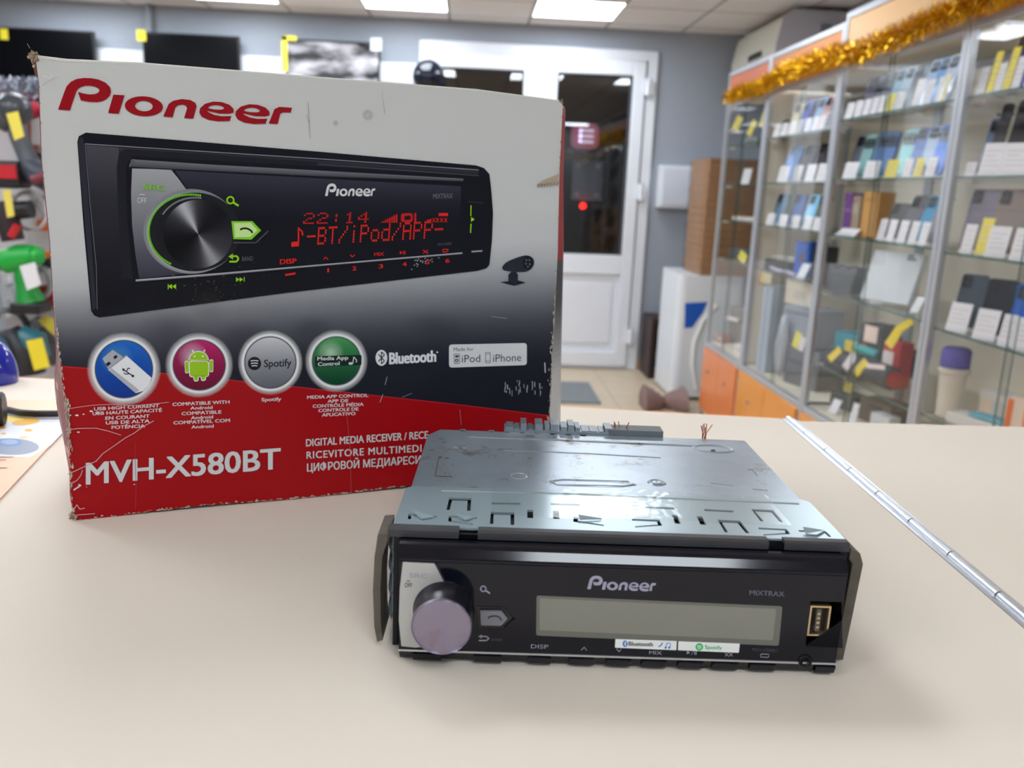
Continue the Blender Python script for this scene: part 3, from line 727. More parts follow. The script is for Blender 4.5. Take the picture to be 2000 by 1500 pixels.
# speakers shelf (fifth), middle cabinet
z5 = .635
t = carton(1622, z5, .17, .13, .1, .125, (38, 146, 166), 'speaker_box', 'teal speaker box on the lowest glass shelf of the middle cabinet', 'box'); 
decal(t, .0, .062, .045, .1, (245, 212, 60), 'yellow_tag', -.003)
t = carton(1692, z5, .18, .115, .09, .19, (62, 62, 66), 'speaker_box', 'tall dark speaker box with pale square on the lowest glass shelf', 'box')
decal(t, -.035, .03, .125, .185, (248, 222, 208), 'white_tag', -.003)
b = L(); b.cyl((-.03, -.002, .105), (-.03, 0, .105), .012); b.build('round_emblem', mat((190, 70, 64), .5), t)
t = carton(1732, z5, .16, .08, .06, .16, (180, 56, 58), 'speaker_box', 'red speaker box behind yellow tags on the lowest glass shelf', 'box')
decal(t, -.036, .012, .06, .125, (225, 214, 212), 'white_tag', -.003)
def barrel(px, z, depth, ln, r, col, cap, label, rz, name='portable_speaker', strap=None):
    p = on_shelf(px, z, depth, ln/2+.03); t = thing(name, label, 'speaker', p, rz)
    b = L(); prof = [(0, -ln/2), (r*.8, -ln/2), (r, -ln/2+.015), (r, ln/2-.015), (r*.8, ln/2), (0, ln/2)]
    M_ = Matrix.Rotation(PI/2, 3, 'Y'); b.lathe([(a, c) for a, c in prof], (0, 0, r), 24, M=M_); b.build('barrel', mat(col, .6, noise=.2, nscale=200), t)
    for s_ in (-1, 1):
        b = L(); b.cyl((s_*ln/2, 0, r), (s_*(ln/2+.004), 0, r), r*.72); b.build('end_cap', mat(cap, .4), t)
    return t
barrel(1640, z5, .064, .17, .036, (58, 50, 54), (130, 40, 44), 'dark speaker barrel with dull red ends, left one on lowest glass shelf', -PI/2+.1)
barrel(1712, z5, .072, .2, .042, (66, 68, 70), (190, 60, 56), 'big dark grey speaker barrel, near one, lowest glass shelf, middle cabinet', -PI/2+.1)
barrel(1690, z5+.086, .072, .15, .016, (44, 160, 160), (30, 110, 120), 'thin teal speaker lying on the big dark barrel', -PI/2+.1)
barrel(1760, z5, .25, .12, .055, (84, 86, 90), (60, 60, 64), 'upright looking dark grey speaker beside the near post, middle cabinet', -PI/2+.4)
def slip(px, py, X, w, h, rot, col, label, group='loose tags among the speakers'):
    X = min(X, XF+.024); p = onx(px, py, X); t = thing('price_label', label, 'price tag', p, -PI/2+.4, group)
    b = L(); b.box((-w/2, 0, -h/2), (w/2, .002, h/2), M=Matrix.Rotation(-rot, 4, 'Y')); b.build('card', mat(col, .5), t); 
    b = L(); b.tube([(0, .001, 0), (0, .008, -.0), (0, .014, -.004)], .0012, 6); b.build('tie', mat((220, 220, 220), .4), t); return t
YT_ = (245, 220, 70); WT_ = (228, 224, 230)
slip(1630, 692, XF+.03, .028, .07, -.75, YT_, 'slanting yellow tag below the teal speaker box')
slip(1659, 706, XF+.03, .032, .07, -.55, WT_, 'white slanting tag between two yellow ones on the speaker barrels')
slip(1681, 718, XF+.03, .03, .07, -.65, YT_, 'slanting yellow tag across the teal end of a speaker barrel')
slip(1745, 660, XF+.03, .034, .07, -.5, YT_, 'yellow tag hanging over the red speaker box')
slip(1766, 636, XF+.03, .026, .07, -.9, YT_, 'steep yellow tag beside the near post above the red box')
slip(1710, 716, XF+.02, .075, .016, .12, (240, 224, 222), 'flat pinkish white strip tag on top of the near speaker barrel')
# bottom of the middle cabinet
t = carton(1625, RAIL, .2, .12, .1, .06, (54, 64, 72), 'storage_case', 'dark blue grey flat case on the cabinet floor under the speakers', 'case')
b = L(); b.box((-.05, -.002, .03), (.05, 0, .036)); b.build('seam', mat((30, 36, 40), .5), t)
t = carton(1705, RAIL, .28, .16, .1, .09, (92, 82, 76), 'storage_case', 'brown grey case on the cabinet floor behind white tags', 'case')
b = L(); b.box((-.03, -.004, .06), (.03, 0, .07)); b.build('handle', mat((50, 44, 42), .5), t)
ptag(1624, RAIL, .06, 'white tag at the far end of the middle cabinet floor', 'tags on the middle cabinet floor', w=.04, h=.06)
ptag(1634, RAIL, .16, 'tall yellow tag standing on the middle cabinet floor, left one', 'tags on the middle cabinet floor', YT_, w=.035, h=.1, lean=.1)
ptag(1662, RAIL, .06, 'narrow white tag in the middle of the middle cabinet floor', 'tags on the middle cabinet floor', w=.028, h=.085, lean=.2)
t = carton(1712, RAIL, .05, .09, .05, .095, (205, 208, 214), 'product_box', 'light grey box on the middle cabinet floor next to a yellow tag', 'box')
decal(t, -.03, .03, .04, .07, (190, 194, 200))
ptag(1742, RAIL, .03, 'tall yellow tag on the middle cabinet floor by the near post', 'tags on the middle cabinet floor', YT_, w=.035, h=.09, lean=.1)
# nearest cabinet
CUR[:] = [YD0, YC0]
rowph(1.57, 'top', nD, [(1903, 'greyish brown', (128, 116, 106)), (1934, 'gold', (206, 160, 84), dict(w=.085, h=.19)), (1965, 'plum', (84, 74, 110)), (1988, 'violet blue', (104, 102, 190)), (2024, 'dark', (50, 50, 60))], h=.165, rz=.3, lean=.4, k=.8)
rowtag(1.57, 'top', nD, [(1910, 'white'), (1930, 'yellow', dict(w=.022, h=.115)), (1945, 'white'), (1962, 'yellow', dict(w=.022, h=.115)), (1980, 'white', dict(w=.065, h=.085)), (2012, 'white')], w=.06, h=.08, k=.6)
rowph(1.35, 'second', nD, [(1882, 'clear blue', (96, 128, 168)), (1926, 'charcoal grey', (58, 60, 70), dict(w=.095, h=.2, cam_='band')), (1982, 'glossy black', (28, 30, 38), dict(w=.1, h=.2)), (2040, 'grey blue', (80, 92, 110))], rz=.5, k=.85)
rowtag(1.35, 'second', nD, [(1892, 'white', dict(w=.03, h=.04)), (1928, 'white', dict(w=.078, h=.09)), (1974, 'white', dict(w=.078, h=.085)), (2030, 'white', dict(w=.07))], rz=.45, k=.66)
rowph(1.134, 'third', nD, [(1896, 'purplish grey', (138, 130, 150), dict(w=.09, h=.175)), (1952, 'taupe', (146, 130, 124), dict(w=.095, h=.175)), (2012, 'green', (60, 140, 84), dict(w=.09, h=.17))], rz=.5, lean=.2, k=.86)
rowtag(1.134, 'third', nD, [(1884, 'white', dict(w=.075)), (1913, 'yellow', dict(w=.036, h=.105, d=.04)), (1940, 'white', dict(w=.08)), (1995, 'white', dict(w=.07))], h=.085, rz=.45, k=.66)
rowph(.91, 'fourth', nD, [(1876, 'dark slate', (70, 82, 98), dict(w=.08)), (1930, 'navy black', (18, 24, 40), dict(w=.085)), (1990, 'vivid blue', (20, 104, 220), dict(w=.095))], h=.155, rz=.5, lean=.2, k=.86)
rowtag(.91, 'fourth', nD, [(1865, 'white'), (1918, 'white'), (1960, 'white', dict(w=.04)), (1988, 'white', dict(w=.05))], w=.065, h=.085, rz=.45, k=.66)
# purple speaker on white cup, boxes
z0 = .645
p = on_shelf(1822, z0, .075, .055)
t = thing('display_pedestal', 'pale round pedestal under the purple speaker in the nearest cabinet', 'pedestal', p)
b = L(); b.lathe([(0, 0), (.034, 0), (.037, .09), (.039, .13), (.046, .135), (.046, .15), (0, .15)], n=28); b.build('body', mat((214, 206, 194), .5), t)
t = thing('portable_speaker', 'purple fabric cylinder speaker standing on a pale pedestal', 'speaker', p+Vector((0, 0, .151)))
b = L(); b.lathe([(0, 0), (.038, 0), (.041, .005), (.041, .05), (.037, .056), (0, .056)], n=28); b.build('fabric_body', mat((104, 96, 176), .9, noise=.25, nscale=300), t)
b = L(); b.lathe([(0, .0565), (.034, .0565), (.031, .059), (0, .059)], n=28); b.build('top_panel', mat((90, 84, 150), .5), t)
t = carton(1880, z0, .42, .19, .09, .075, (206, 208, 208), 'white_carton', 'white lidded carton right of the pedestal in the nearest cabinet', 'box', lid=(226, 218, 216)); decal(t, -.09, -.05, .0, .054, (236, 212, 190))
t = carton(1900, z0, .0, .2, .07, .032, (214, 210, 206), 'white_carton', 'flat white carton at the glass front of the nearest cabinet', 'box')
p = on_shelf(1925, z0+.034, .08)
b = L(); b.box((-.06, 0, 0), (.06, .05, .01)); o = bev(b.build('blister_card', mat((90, 170, 190), .4)), .002); o.location = p; o.rotation_euler = (0, 0, -PI/2+.3); tag(o, 'light blue card lying on the flat white carton', 'card')
t = carton(1995, z0, .14, .11, .1, .13, (226, 204, 184), 'orange_white_box', 'orange and white printed box at the right edge, bottom of nearest cabinet', 'box')
decal(t, -.062, -.045, 0, .12, (226, 104, 36), 'orange_stripe', -.002); decal(t, -.01, .02, .02, .1, (230, 140, 100), 'printed_figure', -.002)
# second far cabinet
CUR[:] = [YB0, YA0]
rowph(1.545, 'top', nB, [(1520, 'black', (52, 52, 62), dict(h=.08)), (1540, 'cream and green', (232, 226, 190)), (1556, 'cobalt', (84, 100, 214)), (1570, 'dark blue', (40, 60, 110)), (1583, 'baby blue', (160, 200, 240)), (1597, 'rose', (232, 190, 196)), (1611, 'silver', (176, 180, 190))], h=.15, rz=.3, lean=.32)
rowtag(1.545, 'top', nB, [(1514, 'white'), (1528, 'white'), (1543, 'white'), (1558, 'white'), (1573, 'white'), (1588, 'white'), (1602, 'white')], rz=.25)
rowph(1.34, 'second', nB, [(1534, 'blue', (60, 104, 170), dict(w=.09)), (1562, 'blackish', (48, 48, 58)), (1590, 'black violet', (44, 40, 54))], rz=.35)
rowtag(1.34, 'second', nB, [(1526, 'white', dict(w=.07)), (1553, 'white'), (1578, 'white'), (1600, 'white')], h=.075)
rowph(1.145, 'third', nB, [(1512, 'slate blue', (92, 122, 150)), (1545, 'navy', (36, 70, 136)), (1573, 'light azure', (120, 180, 220)), (1592, 'dark green', (50, 60, 44))], rz=.35, h=.14)
rowtag(1.145, 'third', nB, [(1502, 'white'), (1526, 'white'), (1550, 'white'), (1574, 'white'), (1592, 'white')], h=.055)
p = on_shelf(1500, .935, .085, .13)
t = thing('wire_tray', 'dark tray heaped with pale packets on fourth shelf, second far cabinet', 'tray', p, -PI/2+.3)
b = L(); b.box((-.1, 0, 0), (.1, .13, .045)); bev(b.build('tray', mat((72, 70, 68), .6), t), .004)
b = L()
for k in range(6): b.blob((-.08+.031*k, .06, .052), .03, .05, .016, 10, 6, jit=.12)
b.build('packets', mat((206, 200, 190), .5), t)
t = carton(1562, .935, .14, .1, .1, .15, (24, 92, 190), 'product_box', 'bright blue product box on fourth shelf, second far cabinet', 'box'); decal(t, -.02, .02, .06, .1, (80, 70, 90), 'printed_picture')
t = carton(1589, .935, .16, .04, .1, .14, (30, 30, 34), 'product_box', 'narrow black box beside the bright blue one', 'box'); decal(t, -.012, .012, .09, .1, (70, 70, 74))
ptag(1562, .935, .05, 'white rounded tag before the bright blue box', 'tags on the fourth shelf, second far cabinet', w=.045, h=.07)
b = MB(); q = [on_shelf(x, .935, d_) for x, d_ in ((1500, .08), (1520, .05), (1540, .07), (1552, .05))]
b.tube([v+Vector((0, 0, .008)) for v in q], .008); tag(b.build('coiled_cable', mat((206, 200, 226), .4)), 'pale lavender cable on fourth shelf before the blue box', 'cable')
p = on_shelf(1487, .935, .07); b = L(); b.box((-.09, 0, 0), (.07, .05, .004)); o = b.build('leaflet', mat((100, 130, 210), .5)); o.location = p; o.rotation_euler = (0, 0, -PI/2+.1); tag(o, 'blue leaflet flat on fourth shelf under the dark tray, second far cabinet', 'leaflet')
t = carton(1490, RAIL+.4125, .06, .08, .08, .06, (222, 212, 180), 'small_box', 'small cream box with yellow side on top of the grey printer stack', 'box'); decal(t, -.044, -.02, 0, .055, (240, 206, 120), 'yellow_side', -.002)
t = carton(1558, RAIL+.342, .2, .2, .1, .12, (228, 218, 200), 'small_box', 'wide cream box on top of the grey printer by the post', 'box'); decal(t, -.04, .05, .03, .07, (214, 204, 188))
t = carton(1556, RAIL+.1712, .13, .24, .15, .17, (152, 160, 172), 'printer', 'blue grey printer body in the second far cabinet', 'printer'); decal(t, -.1, .1, .14, .15, (120, 126, 138), 'paper_slot', -.004)
t = carton(1560, RAIL, .12, .22, .15, .17, (98, 102, 110), 'printer', 'dark grey printer on the cabinet floor under the blue grey one', 'printer'); decal(t, -.09, .09, .1, .112, (70, 72, 80), 'paper_slot', -.004)
t = carton(1484, RAIL, .0, .07, .12, .41, (172, 184, 200), 'file_stack', 'tall light blue grey stack of folders left of the printers', 'folders'); decal(t, -.008, .0, .0, .41, (140, 150, 166), 'spine', -.002)
p = on_shelf(1520, RAIL, .062)
t = thing('crumpled_bag', 'grey white crumpled plastic bag before the dark printer', 'bag', p)
b = L(); b.blob((0, 0, .16), .03, .03, .142, 14, 10, jit=.1); b.build('bag_body', mat((196, 202, 214), .3), t)
slip(1556, 664, XF+.03, .035, .07, -.3, (232, 222, 90), 'yellow tag hanging at the near post in the second far cabinet', 'tags in the second far cabinet')
slip(1566, 672, XF+.025, .03, .06, -.2, WT_, 'white tag behind the near post in the second far cabinet', 'tags in the second far cabinet')
# far end cabinet
CUR[:] = [YA0, YA1]
slip(1440, 241, XF+.05, .05, .08, -.5, (238, 224, 120), 'yellow tag leaning on the top shelf of the far end cabinet, left', 'tags in the far end cabinet')
slip(1468, 250, XF+.05, .035, .08, -.5, (240, 222, 110), 'lower yellow tag on the top shelf of the far end cabinet', 'tags in the far end cabinet')
slip(1491, 232, XF+.05, .035, .08, -.3, (232, 222, 140), 'yellow tag next to the thin post, far end cabinet top', 'tags in the far end cabinet')
t = carton(1437, 1.54, .2, .12, .06, .05, (150, 158, 164), 'grey_case', 'grey case behind the yellow tags on the far end cabinet top shelf', 'case'); decal(t, -.03, .03, .02, .03, (120, 126, 130))
ptag(1454, 1.335, .08, 'bright white tag on the second shelf of the far end cabinet', 'tags in the far end cabinet', w=.06, h=.085, lean=.2)
ptag(1483, 1.335, .06, 'pinkish white tag on second shelf by the thin post, far end cabinet', 'tags in the far end cabinet', (238, 212, 205), w=.035, h=.085, lean=.2)
t = carton(1450, 1.145, .1, .2, .05, .02, (232, 228, 224), 'white_tray', 'white flat tray on the third shelf of the far end cabinet', 'tray'); decal(t, -.02, .02, .006, .014, (200, 196, 190))
t = carton(1440, .94, .14, .17, .12, .05, (96, 104, 106), 'grey_case', 'dark grey case on fourth shelf of the far end cabinet', 'case'); decal(t, -.03, .03, .02, .03, (70, 76, 80))
slip(1450, 502, XF+.03, .06, .05, -.5, (242, 230, 110), 'yellow tag at the fourth shelf edge of the far end cabinet', 'tags in the far end cabinet')
p = on_shelf(1424, RAIL, .12)
t = thing('coffee_machine', 'grey rounded countertop machine with white label on far end cabinet floor', 'machine', p, -PI/2+.4)
b = L(); b.rbox(0, .12, .0, .2, .19, .2, .07); bev(b.build('body', mat((140, 136, 130), .4), t), .015, 3)
decal(t, -.05, .05, .13, .15, (245, 232, 232), 'white_label', .017)
ptag(1432, RAIL+.22+.2, .12, 'white tag high on the grey machine in the far end cabinet', 'tags in the far end cabinet', w=.05, h=.06) if False else None
for k, (x_, lab) in enumerate(((1404, 'small reddish box'), (1440, 'small white box'))):
    t = carton(x_, RAIL, .07, .07, .05, .05, ((190, 140, 132), (236, 226, 220))[k], 'small_box', lab+' on the far end cabinet floor before the grey machine', 'box'); decal(t, -.02, .02, .015, .03, (220, 210, 205))
# ------------------------------------------------------------------ tool rack at the left
YR = 2.75
PEG = lines_mat('perforated_panel', (206, 204, 208), (120, 118, 124), .025, .025, 0, 0, .004, .5, .02)
nt = PEG.node_tree
a0 = ony(-60, 214, YR); a1 = ony(112, 216, YR)
t = thing('tool_rack', 'pale perforated rack panel holding the power tools, left edge', 'rack', ((a0.x+a1.x)/2, YR+.05, 0))
xr0 = a0.x; xr1 = a1.x+.25; zr = a1.z
b = MB(); b.box((xr0, YR+.085, .12), (xr1, YR+.09, zr)); b.build('perforated_panel', mat((204, 202, 207), .55, noise=.08, nscale=220), t)
b = MB(); b.box((xr0, YR+.091, 0), (xr0+.03, YR+.13, zr)).box((xr1-.03, YR+.091, 0), (xr1, YR+.13, zr)).box((xr0-.05, YR-.05, 0), (xr1+.05, YR+.25, .03)); b.build('frame', ALU, t)
b = MB(); b.box((xr0, YR+.06, zr), (xr1, YR+.16, zr+.025)); b.build('top_shelf', mat((236, 110, 130), .5), t)
SIL = mat((205, 212, 222), .3, 1, name='silver_foil'); PNK = mat((240, 80, 110), .4, .3, name='pink_foil')
b = MB(); tinsel(b, [(xr0, YR+.1, zr+.068), (xr1, YR+.1, zr+.068)], .04, 1800, ww=.002); tag(b.build('tinsel_garland', SIL), 'silver tinsel garland on top of the tool rack', 'garland')
b = MB(); tinsel(b, [(xr0, YR+.025, zr+.005), (xr1, YR+.025, zr-.005)], .026, 1200, ww=.002); tag(b.build('tinsel_garland', PNK), 'pink tinsel strip just under the silver one on the tool rack', 'garland')
GRY = (92, 98, 108); BK = (28, 29, 34); RD = (196, 34, 46)
def tp(x, y, dy=-.06): return ony(x, y, YR+dy)
def bar(b, pts, r, dy=-.06, mi=0, n=12): return b.tube([tp(x, y, dy) for x, y in pts], r, n, mi)
def hook(t, x, y, dy):
    p = tp(x, y, dy); b = MB(); b.tube([p, (p.x, YR+.084, p.z+.01)], .004, 6); b.build('hook', mat((180, 180, 186), .3, 1), t)
def flag(t, pts, col, dy, name='price_tag'):
    b = MB(); b.prism([tp(x, y, dy) for x, y in pts], (0, .002, 0)); b.build(name, mat(col, .5), t)
WH = (232, 232, 238)
t = thing('cordless_blower', 'grey and black cordless blower with yellow tag, topmost tool on the rack', 'power tool', tp(30, 215))
b = MB(); b.blob(tp(28, 215), .05, .05, .05, 18, 12); b.blob(tp(14, 235), .035, .04, .035); b.build('motor_housing', mat((64, 70, 78), .3), t)
b = MB(); bar(b, [(30, 235), (40, 275), (58, 315)], [.03, .026, .028]); b.build('pipe', mat(GRY, .4), t)
b = MB(); bar(b, [(52, 318), (75, 338), (100, 345)], [.03, .042, .05]); b.build('handle', mat((66, 72, 86), .4), t)
b = MB(); bar(b, [(64, 352), (82, 346), (98, 341)], .014, -.115); b.build('stripe', mat((120, 44, 60), .4), t)
b = MB(); p = tp(30, 338); b.box((p.x-.05, p.y-.04, p.z-.045), (p.x+.03, p.y+.04, p.z+.035)); bb_ = bev(b.build('battery', mat(BK, .45), t), .01)
b = MB(); p = tp(32, 336); b.box((p.x-.028, p.y-.046, p.z-.02), (p.x+.022, p.y-.04, p.z+.02)); b.build('red_panel', mat(RD, .4), bb_)
flag(t, [(12, 222), (35, 217), (47, 266), (28, 274)], (244, 226, 92), -.13); hook(t, 26, 228, -.06)
GDY = .03
t = thing('angle_grinder', 'orange and red power tool with white tag, half behind the carton at top', 'power tool', tp(62, 250, .04))
b = MB(); bar(b, [(54, 226), (58, 245), (57, 300)], [.018, .024, .022], .05); b.build('body', mat((200, 78, 40), .4), t)
b = MB(); bar(b, [(58, 300), (66, 308), (80, 312)], .02, .045); b.build('handle', mat(BK, .5), t); flag(t, [(60, 233), (80, 231), (82, 282), (61, 283)], WH, .005); hook(t, 54, 240, .045)
t = thing('impact_drill', 'black and dark red drill with narrow yellow tag under the blower', 'power tool', tp(25, 430))
b = MB(); bar(b, [(2, 395), (14, 425), (26, 470)], [.03, .034, .032]); b.build('handle', mat((44, 30, 38), .5), t)
b = MB(); bar(b, [(22, 462), (34, 440)], .012, -.1); b.build('red_trim', mat(RD, .4), t)
b = MB(); b.cyl(tp(32, 411), tp(62, 409), .028, .026); b.build('motor_barrel', mat((34, 38, 46), .35), t)
flag(t, [(5, 372), (20, 370), (28, 422), (14, 425)], (236, 216, 96), -.13); hook(t, 10, 385, -.06)
t = thing('hose_coil', 'clear ring shaped cable loop beside the black motor barrel', 'cable', tp(62, 415, -.0))
b = MB(); c = tp(58, 412, -.02); b.tube([(c.x+.05*math.cos(k*.35), c.y, c.z+.058*math.sin(k*.35)) for k in range(19)], .006, 8); b.build('loop', mat((196, 196, 204), .25), t)
b = MB(); b.tube([tp(64, 395, .0), tp(78, 400, .0), tp(86, 415, .0)], .012); b.build('plug', mat((180, 182, 190), .3), t); hook(t, 60, 392, -.0)
t = thing('orange_tool_case', 'small orange tool peeping out beside the carton under the loop', 'power tool', tp(84, 440, -.0))
b = MB(); bar(b, [(76, 440), (92, 440)], .018, .05); bar(b, [(88, 402), (94, 412)], .012, .055); bar(b, [(90, 405), (88, 438)], .008, .055); b.build('body', mat((230, 120, 30), .4), t); hook(t, 86, 436, .055)
t = thing('green_drill', 'bright green cordless drill with a white tag on the rack', 'power tool', tp(40, 520))
b = MB(); bar(b, [(8, 512), (40, 503), (68, 498)], [.036, .04, .032]); b.blob(tp(72, 500), .022, .032, .03, 14, 10); b.build('body', mat((28, 172, 66), .35), t)
b = MB(); bar(b, [(44, 520), (52, 560), (60, 590)], [.026, .03, .042]); b.build('handle', mat((24, 150, 56), .4), t)
b = MB(); bar(b, [(0, 520), (10, 512)], [.02, .034]); b.build('chuck', mat((56, 60, 76), .3, .5), t)
b = MB(); p = tp(64, 598); b.box((p.x-.05, p.y-.045, p.z-.02), (p.x+.04, p.y+.045, p.z+.015)); bev(b.build('battery', mat(BK, .45), t), .008)
flag(t, [(38, 520), (68, 512), (80, 556), (53, 567)], WH, -.13); hook(t, 40, 506, -.06)
t = thing('corded_sander', 'black and orange tool at the carton edge right of the green drill', 'power tool', tp(88, 505, .0))
b = MB(); bar(b, [(86, 512), (100, 510)], .022, .05); b.build('body', mat(BK, .5), t); b = MB(); bar(b, [(86, 498), (98, 496)], .012, .03); b.build('orange_cap', mat((236, 130, 30), .4), t); hook(t, 92, 498, .05)
t = thing('cable_bundle', 'coiled silvery cable with a red plug right of the white tag', 'cable', tp(88, 545, .0))
b = MB(); c = tp(91, 549, .05); b.tube([(c.x+.026*math.cos(k*.42), c.y-.004*k/4, c.z+.045*math.sin(k*.42)) for k in range(40)], .008, 8); b.build('coil', mat((170, 176, 190), .3, .4), t)
b = MB(); p = tp(90, 582, .045); b.box((p.x-.022, p.y-.02, p.z-.025), (p.x+.03, p.y+.02, p.z+.04)); b.build('plug', mat((150, 30, 36), .4), t); hook(t, 92, 532, .05)
t = thing('teal_drill', 'teal and black rounded cordless tool with yellow tag, low on rack', 'power tool', tp(45, 680))
b = MB(); bar(b, [(40, 652), (62, 665), (72, 700)], [.03, .045, .04], -.075); b.build('body', mat((44, 104, 118), .35), t)
b = MB(); bar(b, [(0, 668), (24, 660), (48, 690), (56, 730)], [.03, .045, .055, .05], -.08); b.build('grip', mat((30, 34, 40), .5), t)
b = MB(); c = tp(6, 690); b.tube([(c.x+.06*math.cos(k*.3), c.y-.08, c.z+.08*math.sin(k*.3)) for k in range(22)], .009, 8); b.build('guard_ring', mat((36, 80, 100), .4), t)
flag(t, [(51, 666), (82, 660), (97, 716), (67, 724)], (240, 220, 50), -.17); hook(t, 50, 655, -.06)
t = thing('hose_gun', 'dark grey ribbed tool with yellow tag at the carton edge', 'power tool', tp(88, 660, .0))
b = MB(); bar(b, [(66, 622), (82, 640), (97, 670), (108, 712)], [.018, .022, .024, .022], .058); b.build('body', mat((84, 88, 98), .45, noise=.2, nscale=90), t)
flag(t, [(73, 625), (90, 617), (104, 622), (106, 656)], (240, 226, 80), -.01); hook(t, 82, 636, .04)
t = thing('black_hose', 'black looped hose hanging above the teal tool', 'hose', tp(25, 640, -.05))
b = MB(); c = tp(20, 642, .05); b.tube([(c.x+.055*math.cos(k*.3-2), c.y, c.z+.06*math.sin(k*.3-2)) for k in range(24)], .011, 10); b.build('loop', mat((34, 36, 40), .35), t); hook(t, 22, 612, .06)
t = thing('clear_bag', 'clear plastic bag of thin wires below the green drill', 'bag', tp(18, 590, -.02))
b = MB(); b.blob(tp(14, 578, .02), .06, .014, .07, 16, 10, jit=.06); b.build('film', glass_mat('bag_film', (.9, .93, .94), .15, .15), t)
b = MB()
for k in range(4): b.tube([tp(-6+8*k, 550+4*k, .02), tp(8+4*k, 590-4*k, .02), tp(26, 572+6*k, .02)], .0025, 6)
b.build('wires', mat((214, 216, 222), .4), t); hook(t, 12, 560, .02)

# ------------------------------------------------------------------ counter
BEIGE = mat((222, 212, 199), .7, spec=.1, name='beige_laminate', noise=.012, nscale=14)
OREDGE = mat((236, 142, 60), .35, name='orange_edging')
e0, e1 = onz(105, 741, CT), onz(1535, 818, CT); h0, h1 = onz(1540, 822, CT), onz(2000, 1213, CT)
e2, e3 = onz(1700, 826, CT), onz(2000, 834, CT)
def xl(a, b_, x): return a+(b_-a)*((x-a.x)/(b_.x-a.x))
def yl(a, b_, y): return a+(b_-a)*((y-a.y)/(b_.y-a.y))
bl = xl(e0, e1, -1.25); hb = Vector((h0.x, xl(e0, e1, h0.x).y, CT)); hf = yl(h0, h1, -.15)
EW = .006
out = [Vector((-1.25, -.15, CT)), Vector((hf.x-.004, -.15, CT)), Vector((hb.x-.004, hb.y, CT)), bl]
t = thing('counter', 'beige shop counter top with orange rear edging carrying the radio and carton', 'counter', (-.4, .3, 0))
b = MB(); b.prism([v-Vector((0, 0, .03)) for v in out], (0, 0, .03)); b.build('worktop', BEIGE, t)
b = MB(); n_ = Vector((-(hb.y-bl.y), hb.x-bl.x, 0)).normalized()
q = [bl, out[2], out[2]+n_*EW, bl+n_*EW]
b.prism([v-Vector((0, 0, .03)) for v in q], (0, 0, .029)); b.build('rear_edging', OREDGE, t)
b = MB(); q = [Vector((-1.2, -.1, 0)), Vector((hf.x-.02, -.1, 0)), Vector((hb.x-.03, hb.y-.04, 0)), Vector((-1.2, bl.y-.03, 0))]
b.prism(q, (0, 0, CT-.03)); b.build('carcass', mat((230, 150, 70), .5), t)
fb = Vector((hb.x+.008, e2.y+(h0.x-e2.x)*((e3.y-e2.y)/(e3.x-e2.x)), CT)); e4 = xl(e2, e3, 1.2)
out2 = [Vector((hf.x+.008, -.15, CT)), Vector((1.2, -.15, CT)), e4, e2, fb]
t = thing('counter_flap', 'beige lift up counter flap right of the metal hinge', 'counter flap', (.7, .3, 0))
b = MB(); b.prism([v-Vector((0, 0, .03)) for v in out2], (0, 0, .03)); b.build('flap_top', BEIGE, t)
b = MB(); b.prism([Vector((hf.x+.04, -.1, 0)), Vector((1.15, -.1, 0)), Vector((1.15, e4.y-.05, 0)), Vector((hb.x+.06, fb.y-.05, 0))], (0, 0, CT-.03)); b.build('flap_base', mat((230, 150, 70), .5), t)
# piano hinge
t = thing('piano_hinge', 'long shiny steel piano hinge joining counter and flap', 'hinge', (hb.x, (hb.y+hf.y)/2, CT))
a = Vector((hb.x+.002, hb.y, CT+.0006)); c = Vector((hf.x+.002, -.15, CT+.0006)); Lh = (c-a).length; dv = (c-a)/Lh; nk = 25
STEEL = mat((206, 212, 220), .34, 1, name='bright_steel')
for side in (-1, 1):
    b = MB(); off = Vector((side*.0036, 0, 0)); b.cyl(a+off*.0, c+off*.0, .0001) if False else None
    pts = [a+Vector((0, 0, -.0012)), c+Vector((0, 0, -.0012)), c+Vector((side*.0058, 0, -.0012)), a+Vector((side*.0058, 0, -.0012))]
    b.prism(pts, (0, 0, .001)); b.build('hinge_leaf', STEEL, t)
kl = Lh/18
for k in range(18):
    b = MB(); b.cyl(a+dv*(k*kl+.0006), a+dv*((k+1)*kl-.0006), .0024, n=14); b.build('knuckle', STEEL, t)
b = MB(); b.cyl(a, c, .0016, n=10); b.build('pin', mat((110, 112, 116), .4, 1), t)

# leaflet, cable and blue dome at the left of the counter
def cz(x, y, h=0): return onz(x, y, CT+h)
t = thing('printed_placemat', 'peach and white printed price sheet lying on the counter at left edge', 'printed sheet', cz(20, 880))
sh = [cz(-160, 786), cz(140, 783), cz(140, 826), cz(108, 862), cz(0, 978), cz(-90, 1080), cz(-160, 1080)]
b = MB(); b.prism(sh, (0, 0, .0012)); b.build('sheet', mat((240, 196, 164), .35), t)
ik = Ink((0, 0, CT+.0012), (0, 0, 1), .00006)
ik.poly([(-160, 808), (140, 806), (140, 826), (100, 869), (58, 893), (-160, 886)], (226, 230, 240)).up()
ik.poly([(-160, 818), (30, 812), (100, 804), (130, 806), (30, 823), (-160, 830)], (244, 222, 130)).up()
ik.poly(circ(50, 824, 27, 6, tilt=-.1), (240, 190, 90)); ik.poly(circ(3, 835, 9, 2.6), (236, 170, 70)); ik.poly(circ(56, 840, 8, 3), (238, 186, 100)); ik.poly(circ(7, 847, 5, 1.8), (236, 180, 90)); ik.poly(circ(46, 854, 9, 2), (240, 206, 130))
